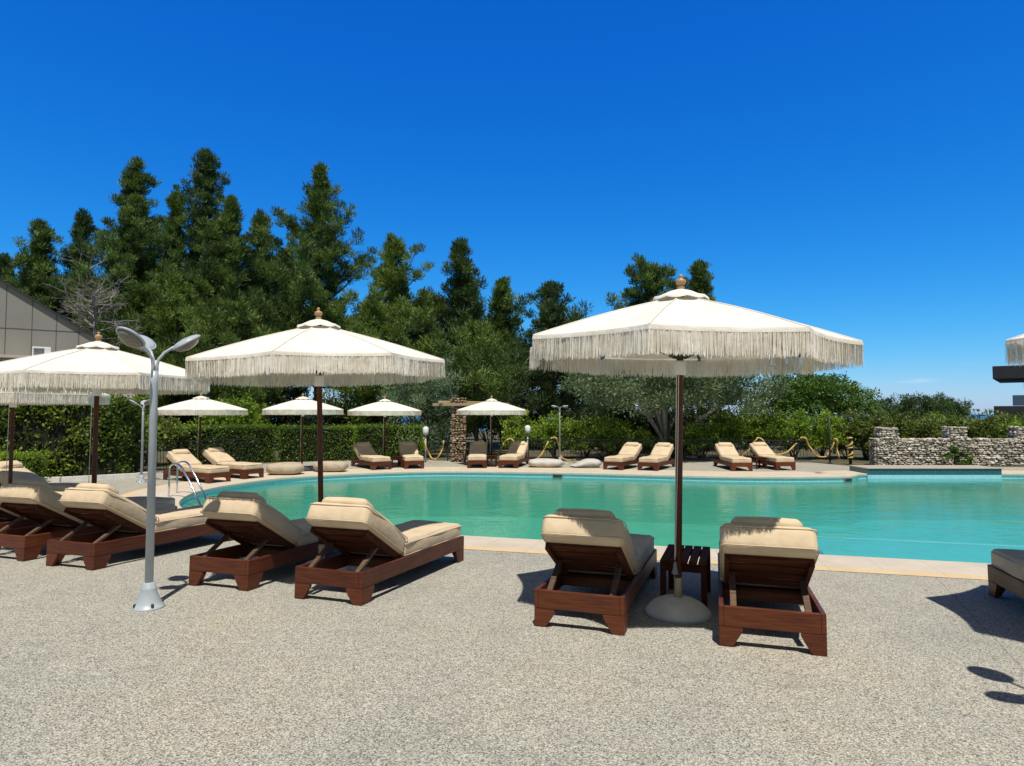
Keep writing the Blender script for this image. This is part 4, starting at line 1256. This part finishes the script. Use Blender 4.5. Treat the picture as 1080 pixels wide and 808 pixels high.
# understorey behind the hedge
us = [(664, 31.5, 2.3), (706, 32, 2.2), (748, 32.5, 2.2), (165, 33, 3.4), (205, 35, 3.2), (262, 34, 3.4), (305, 36, 3.0), (352, 33, 2.7), (398, 35, 2.9), (470, 34, 2.6), (515, 35, 2.8), (552, 34, 2.0), (600, 37, 2.2), (648, 38, 2.4)]
lab_us = ['left of the olive trunks', 'straight behind the olive trunks', 'right of the olive trunks', 'behind the far left lamp post', 'behind the bank loungers umbrella', 'left of the beanbag umbrella', 'behind the beanbag umbrella', 'right of the left umbrella pole', 'behind the clipped hedge umbrella',
          'left of the stone pillar', 'behind the stone pillar umbrella', 'behind the globe lamp', 'behind the slim two-headed lamp', 'behind the olive tree at its left']
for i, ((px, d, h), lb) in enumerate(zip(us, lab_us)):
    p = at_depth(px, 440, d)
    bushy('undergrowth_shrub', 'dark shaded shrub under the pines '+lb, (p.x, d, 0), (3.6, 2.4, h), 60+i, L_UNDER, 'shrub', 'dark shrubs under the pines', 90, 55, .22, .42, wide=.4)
# shrubs beyond the railing
sh = [(556, 1.75, L_SHRUB), (586, 1.7, L_SHRUB), (616, 1.75, L_SHRUB), (640, 1.6, L_SHRUB), (664, 1.15, L_SHRUB), (708, 1.0, L_SHRUBD), (740, 1.55, L_SHRUB), (772, 1.95, L_SHRUB), (806, 1.9, L_SHRUB), (838, 1.95, L_SHRUB), (868, 1.85, L_SHRUB), (895, 1.95, L_SHRUBD), (914, 1.85, L_SHRUBD)]
lab_sh = ['behind the globe lamp', 'behind the slim two-headed lamp', 'behind the shaded beanbag', 'left of the olive trunks', 'in front of the olive trunks', 'behind the tall umbrella pole', 'right of the tall umbrella pole', 'behind the dappled far lounger',
          'behind the plain far lounger', 'above the first rope wave', 'behind the thin dark pole', 'behind the rope-wound post', 'at the end of the stone wall']
for i, ((px, h, mt), lb) in enumerate(zip(sh, lab_sh)):
    d = 26.2 + (i % 3)*.35; p = at_depth(px, 460, d)
    bushy('leafy_shrub', ('bright green' if mt is L_SHRUB else 'dull green')+' leafy shrub beyond the railing '+lb, (p.x, d, 0), (2.2, 1.5, h), 90+i, mt, 'shrub', 'leafy shrubs beyond the railing', 100, 55, .13, .24, wide=.55)
# bushes above the stone wall
for i, (px, d, w, h, mt, lb) in enumerate([(942, 25.6, 2.4, 1.9, L_SHRUBD, 'dull green bush behind the first pier of the stone wall'), (972, 26.0, 2.6, 1.75, L_SHRUBD, 'low olive bush between the two left piers'),
                                   (1003, 26.5, 2.4, 1.85, L_SHRUB, 'bright green bush behind the middle pier of the stone wall'), (1040, 25.4, 2.9, 2.0, L_SHRUBD, 'rounded dark bush right of the middle pier'),
                                   (1066, 25.0, 1.6, 1.6, L_SHRUB, 'yellowish bush beneath the dark balcony'), (1100, 25.8, 3, 1.9, L_SHRUBD, 'bush at the right edge beyond the stone wall')]):
    p = at_depth(px, 450, d); bushy('leafy_shrub', lb, (p.x, d, 0), (w, 1.8, h), 120+i, mt, 'shrub', 'bushes above the stone wall', 95, 55, .14, .26, wide=.5)
for i, (px, d, w, h) in enumerate([(930, 33, 4, 1.45), (965, 35, 4, 1.5), (1010, 34, 4, 1.5), (1050, 36, 4.5, 1.5), (800, 34, 5, 2.1), (745, 34, 5, 2.2)]):
    p = at_depth(px, 450, d); bushy('background_shrub', ['hazy shrub behind the left pier of the stone wall', 'hazy shrub under the flat-topped pine', 'hazy shrub behind the middle pier, below the horizon', 'hazy shrub in front of the dark modern building', 'hazy shrub at the left foot of the dome-shaped tree', 'hazy shrub between olive and dome-shaped tree'][i],
                              (p.x, d, 0), (w, 2.4, h), 140+i, L_SHRUBD, 'shrub', 'shrubs farther off below the horizon', 80, 55, .2, .36, wide=.5)
# clipped hedges on the far terrace
def gx(px, d): return (at_depth(px, 470, d).x, d)
hedge('dark clipped hedge segment behind the bank loungers', gx(183, 22.6), gx(292, 24.8), 1.0, 1.40, 1, L_HEDGE, group='clipped hedges on the far terrace')
hedge('clipped hedge segment with the sunny leaves behind the beanbags', (gx(294, 24.9)[0], 24.75), (gx(376, 25.5)[0], 25.3), 1.0, 1.36, 2, L_HEDGE, group='clipped hedges on the far terrace')
hedge('clipped hedge segment behind the pair of far loungers at its right end', (gx(377, 25.6)[0], 25.45), (gx(446, 26)[0], 25.9), .9, 1.38, 3, L_HEDGE, group='clipped hedges on the far terrace')
# tall hedge on the left
hedge('tall dark overgrown hedge behind the left umbrellas', (-22, 16.4), (gx(133, 18.8)[0], 18.8), 1.5, 2.25, 5, L_BIGH, 560, .105, 'tall_hedge', .16, bulge=.14)
hedge('low lime-green clipped hedge block at the left edge', (-16.5, 15.2), (gx(33, 15.7)[0], 15.7), .8, .86, 6, L_LIME, 800, .06)
p = at_depth(162, 450, 23.5)
bushy('leafy_shrub', 'loose grey-green shrub between the tall hedge and the clipped hedge', (p.x, 23.0, 0), (3.0, 2.4, 2.0), 160, L_SHRUBD, 'shrub', None, 130, 60, .14, .28, wide=.45)
p = at_depth(245, 440, 27.0)
bushy('leafy_shrub', 'rounded green shrub showing above the hedge right of the bank loungers umbrella', (p.x, 27, 0), (3.0, 2.2, 2.5), 161, L_SHRUB, 'shrub', None, 130, 60, .15, .3, wide=.45)
p = at_depth(120, 440, 21.0)
bushy('leafy_shrub', 'yellow-green shrub leaning over the right end of the tall hedge', (p.x, 20.6, 0), (2.6, 2, 2.6), 162, L_SHRUB, 'shrub', None, 120, 55, .14, .28, wide=.45)

# cycad palms in front of the wall
def palm(px, d, h, nf, ln, label, seed):
    rng = random.Random(seed); p = at_depth(px, 480, d); t = empty('cycad_palm', (p.x, d, .0)); tag(t, label, 'palm', 'small palms by the stone wall')
    MB().lathe([(.09, 0), (.1, h*.5), (.075, h), (.02, h+.05)], 12).build('trunk', BARK, t, True)
    C = []; U = []; T = []; st_ = MB()
    for k in range(nf):
        az = rng.uniform(0, 6.28); el = rng.uniform(.15, 1.25); L = ln*rng.uniform(.8, 1.1)
        pts = []
        for q in range(9):
            s_ = q/8; r = L*s_*math.cos(el)*1.0; z = h + L*(math.sin(el)*s_ - .55*s_*s_*math.cos(el))
            pts.append(Vector((math.cos(az)*r, math.sin(az)*r, z)))
        st_.tube(pts, [.010]*8+[.004], 4, False)
        for q in range(1, 9):
            dd = (pts[q]-pts[q-1]).normalized(); sd = dd.cross(Vector((0, 0, 1))).normalized()
            for e in range(3):
                c0 = pts[q-1].lerp(pts[q], e/3)
                for s2 in (-1, 1):
                    u = (sd*s2 + dd*.6 + Vector((0, 0, .2))).normalized(); l2 = .14*(1-.5*q/8)
                    C.append(c0+u*l2/2); U.append(u); T.append(rng.random())
    st_.build('fronds_stalks', L_PALM, t)
    nrng = np.random.default_rng(seed); n = len(C)
    leaf_obj('fronds', np.array([tuple(c) for c in C]), np.array([tuple(u) for u in U]), np.full(n, .16), np.full(n, .022), np.array(T), L_PALM, t, nrng)
palm(1009, 22.3, .38, 26, .55, 'small cycad palm with a short trunk before the stone wall', 5)
palm(1019, 22.0, .08, 20, .42, 'low palm seedling right of the cycad at the stone wall', 6)

# ------------------------------------------------------------------ camera, sky, sun
cam = bpy.data.cameras.new('Camera'); co = link(bpy.data.objects.new('Camera', cam))
cam.sensor_width = 36; cam.lens = F/1080*36; cam.clip_end = 60000; cam.clip_start = .05
co.location = (0, 0, EYE); co.rotation_euler = (PI/2+PITCH, 0, 0); SC.camera = co
ELEV, AZX = math.radians(67.5), -.12          # shadows fall away from the camera, slightly left
sd = Vector((-AZX*math.cos(ELEV), -math.cos(ELEV)*math.sqrt(1-AZX*AZX), math.sin(ELEV)))   # towards the sun
sun = bpy.data.lights.new('Sun', 'SUN'); so = link(bpy.data.objects.new('Sun', sun))
sun.energy = 5.0; sun.angle = math.radians(.55); sun.color = (1, .955, .88)
so.rotation_euler = (-sd).to_track_quat('-Z', 'Y').to_euler()
SKYG = (.383, .60, .95); SKYS = .10
w = bpy.data.worlds.new('World'); SC.world = w; w.use_nodes = True
nt = NT(w); nt.n.clear()
sky = nt.new('ShaderNodeTexSky'); sky.sky_type = 'NISHITA'; sky.sun_disc = False
sky.sun_elevation = ELEV; sky.sun_rotation = math.atan2(sd.x, sd.y); sky.altitude = 60; sky.air_density = 1.0; sky.dust_density = .25; sky.ozone_density = 1.5
# deep polarised blue away from the sun, a dimmed sky around the sun
sc_ = nt.new('ShaderNodeSeparateColor'); nt.link(sky.outputs[0], sc_.inputs[0])
cc_ = nt.new('ShaderNodeCombineColor')
for k, (gain, gam) in enumerate(((SKYG[0], 2.5), (SKYG[1], 1.15), (SKYG[2], .60))):
    a_ = nt.new('ShaderNodeMath', operation='MULTIPLY'); nt.link(sc_.outputs[k], a_.inputs[0]); a_.inputs[1].default_value = .15
    b_ = nt.new('ShaderNodeMath', operation='POWER'); nt.link(a_.outputs[0], b_.inputs[0]); b_.inputs[1].default_value = gam
    c_ = nt.new('ShaderNodeMath', operation='MULTIPLY'); nt.link(b_.outputs[0], c_.inputs[0]); c_.inputs[1].default_value = gain/SKYS
    nt.link(c_.outputs[0], cc_.inputs[k])
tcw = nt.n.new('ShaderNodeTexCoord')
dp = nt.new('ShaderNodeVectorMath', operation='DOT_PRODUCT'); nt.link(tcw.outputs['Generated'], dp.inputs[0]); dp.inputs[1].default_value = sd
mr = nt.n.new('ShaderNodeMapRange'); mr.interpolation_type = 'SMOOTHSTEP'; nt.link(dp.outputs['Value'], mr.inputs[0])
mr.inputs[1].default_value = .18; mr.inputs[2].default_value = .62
plain = mixc(nt, 1.0, sky.outputs[0], (.36, .31, .26), 'MULTIPLY')  # unseen sky near the sun dimmed so that shade turns darker
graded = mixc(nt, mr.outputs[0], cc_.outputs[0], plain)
# thin cloud wisps low over the sea
tc = nt.n.new('ShaderNodeTexCoord'); mp = nt.n.new('ShaderNodeMapping'); mp.inputs['Scale'].default_value = (5, 5, 26)
nt.link(tc.outputs['Generated'], mp.inputs[0])
cn = nt.new('ShaderNodeTexNoise'); cn.inputs['Scale'].default_value = 2.3; cn.inputs['Detail'].default_value = 6; nt.link(mp.outputs[0], cn.inputs['Vector'])
sx = nt.new('ShaderNodeSeparateXYZ'); nt.link(tc.outputs['Generated'], sx.inputs[0])
band = nt.n.new('ShaderNodeValToRGB'); el = band.color_ramp.elements
el[0].position = .005; el[0].color = (0, 0, 0, 1); el[1].position = .04; el[1].color = (1, 1, 1, 1); e = el.new(.085); e.color = (0, 0, 0, 1)
nt.link(sx.outputs[2], band.inputs[0])
cl = nt.n.new('ShaderNodeValToRGB'); cl.color_ramp.elements[0].position = .60; cl.color_ramp.elements[1].position = .80
nt.link(cn.outputs[0], cl.inputs[0])
mm = nt.new('ShaderNodeMath', operation='MULTIPLY'); nt.link(cl.outputs[0], mm.inputs[0]); nt.link(band.outputs[0], mm.inputs[1])
mk = nt.new('ShaderNodeMath', operation='MULTIPLY'); nt.link(mm.outputs[0], mk.inputs[0]); mk.inputs[1].default_value = .5
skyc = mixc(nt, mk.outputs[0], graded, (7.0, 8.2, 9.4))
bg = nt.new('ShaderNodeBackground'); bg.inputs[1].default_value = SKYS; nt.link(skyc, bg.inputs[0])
ow = nt.new('ShaderNodeOutputWorld'); nt.link(bg.outputs[0], ow.inputs[0])
SC.view_settings.view_transform = 'Standard'; SC.view_settings.look = 'None'; SC.view_settings.exposure = 0.0; SC.view_settings.gamma = 1.0
SC.view_settings.use_curve_mapping = False
SC.render.engine = 'CYCLES'
SC.cycles.max_bounces = 8; SC.cycles.transparent_max_bounces = 12
SC.cycles.use_denoising = True
bpy.context.view_layer.update()
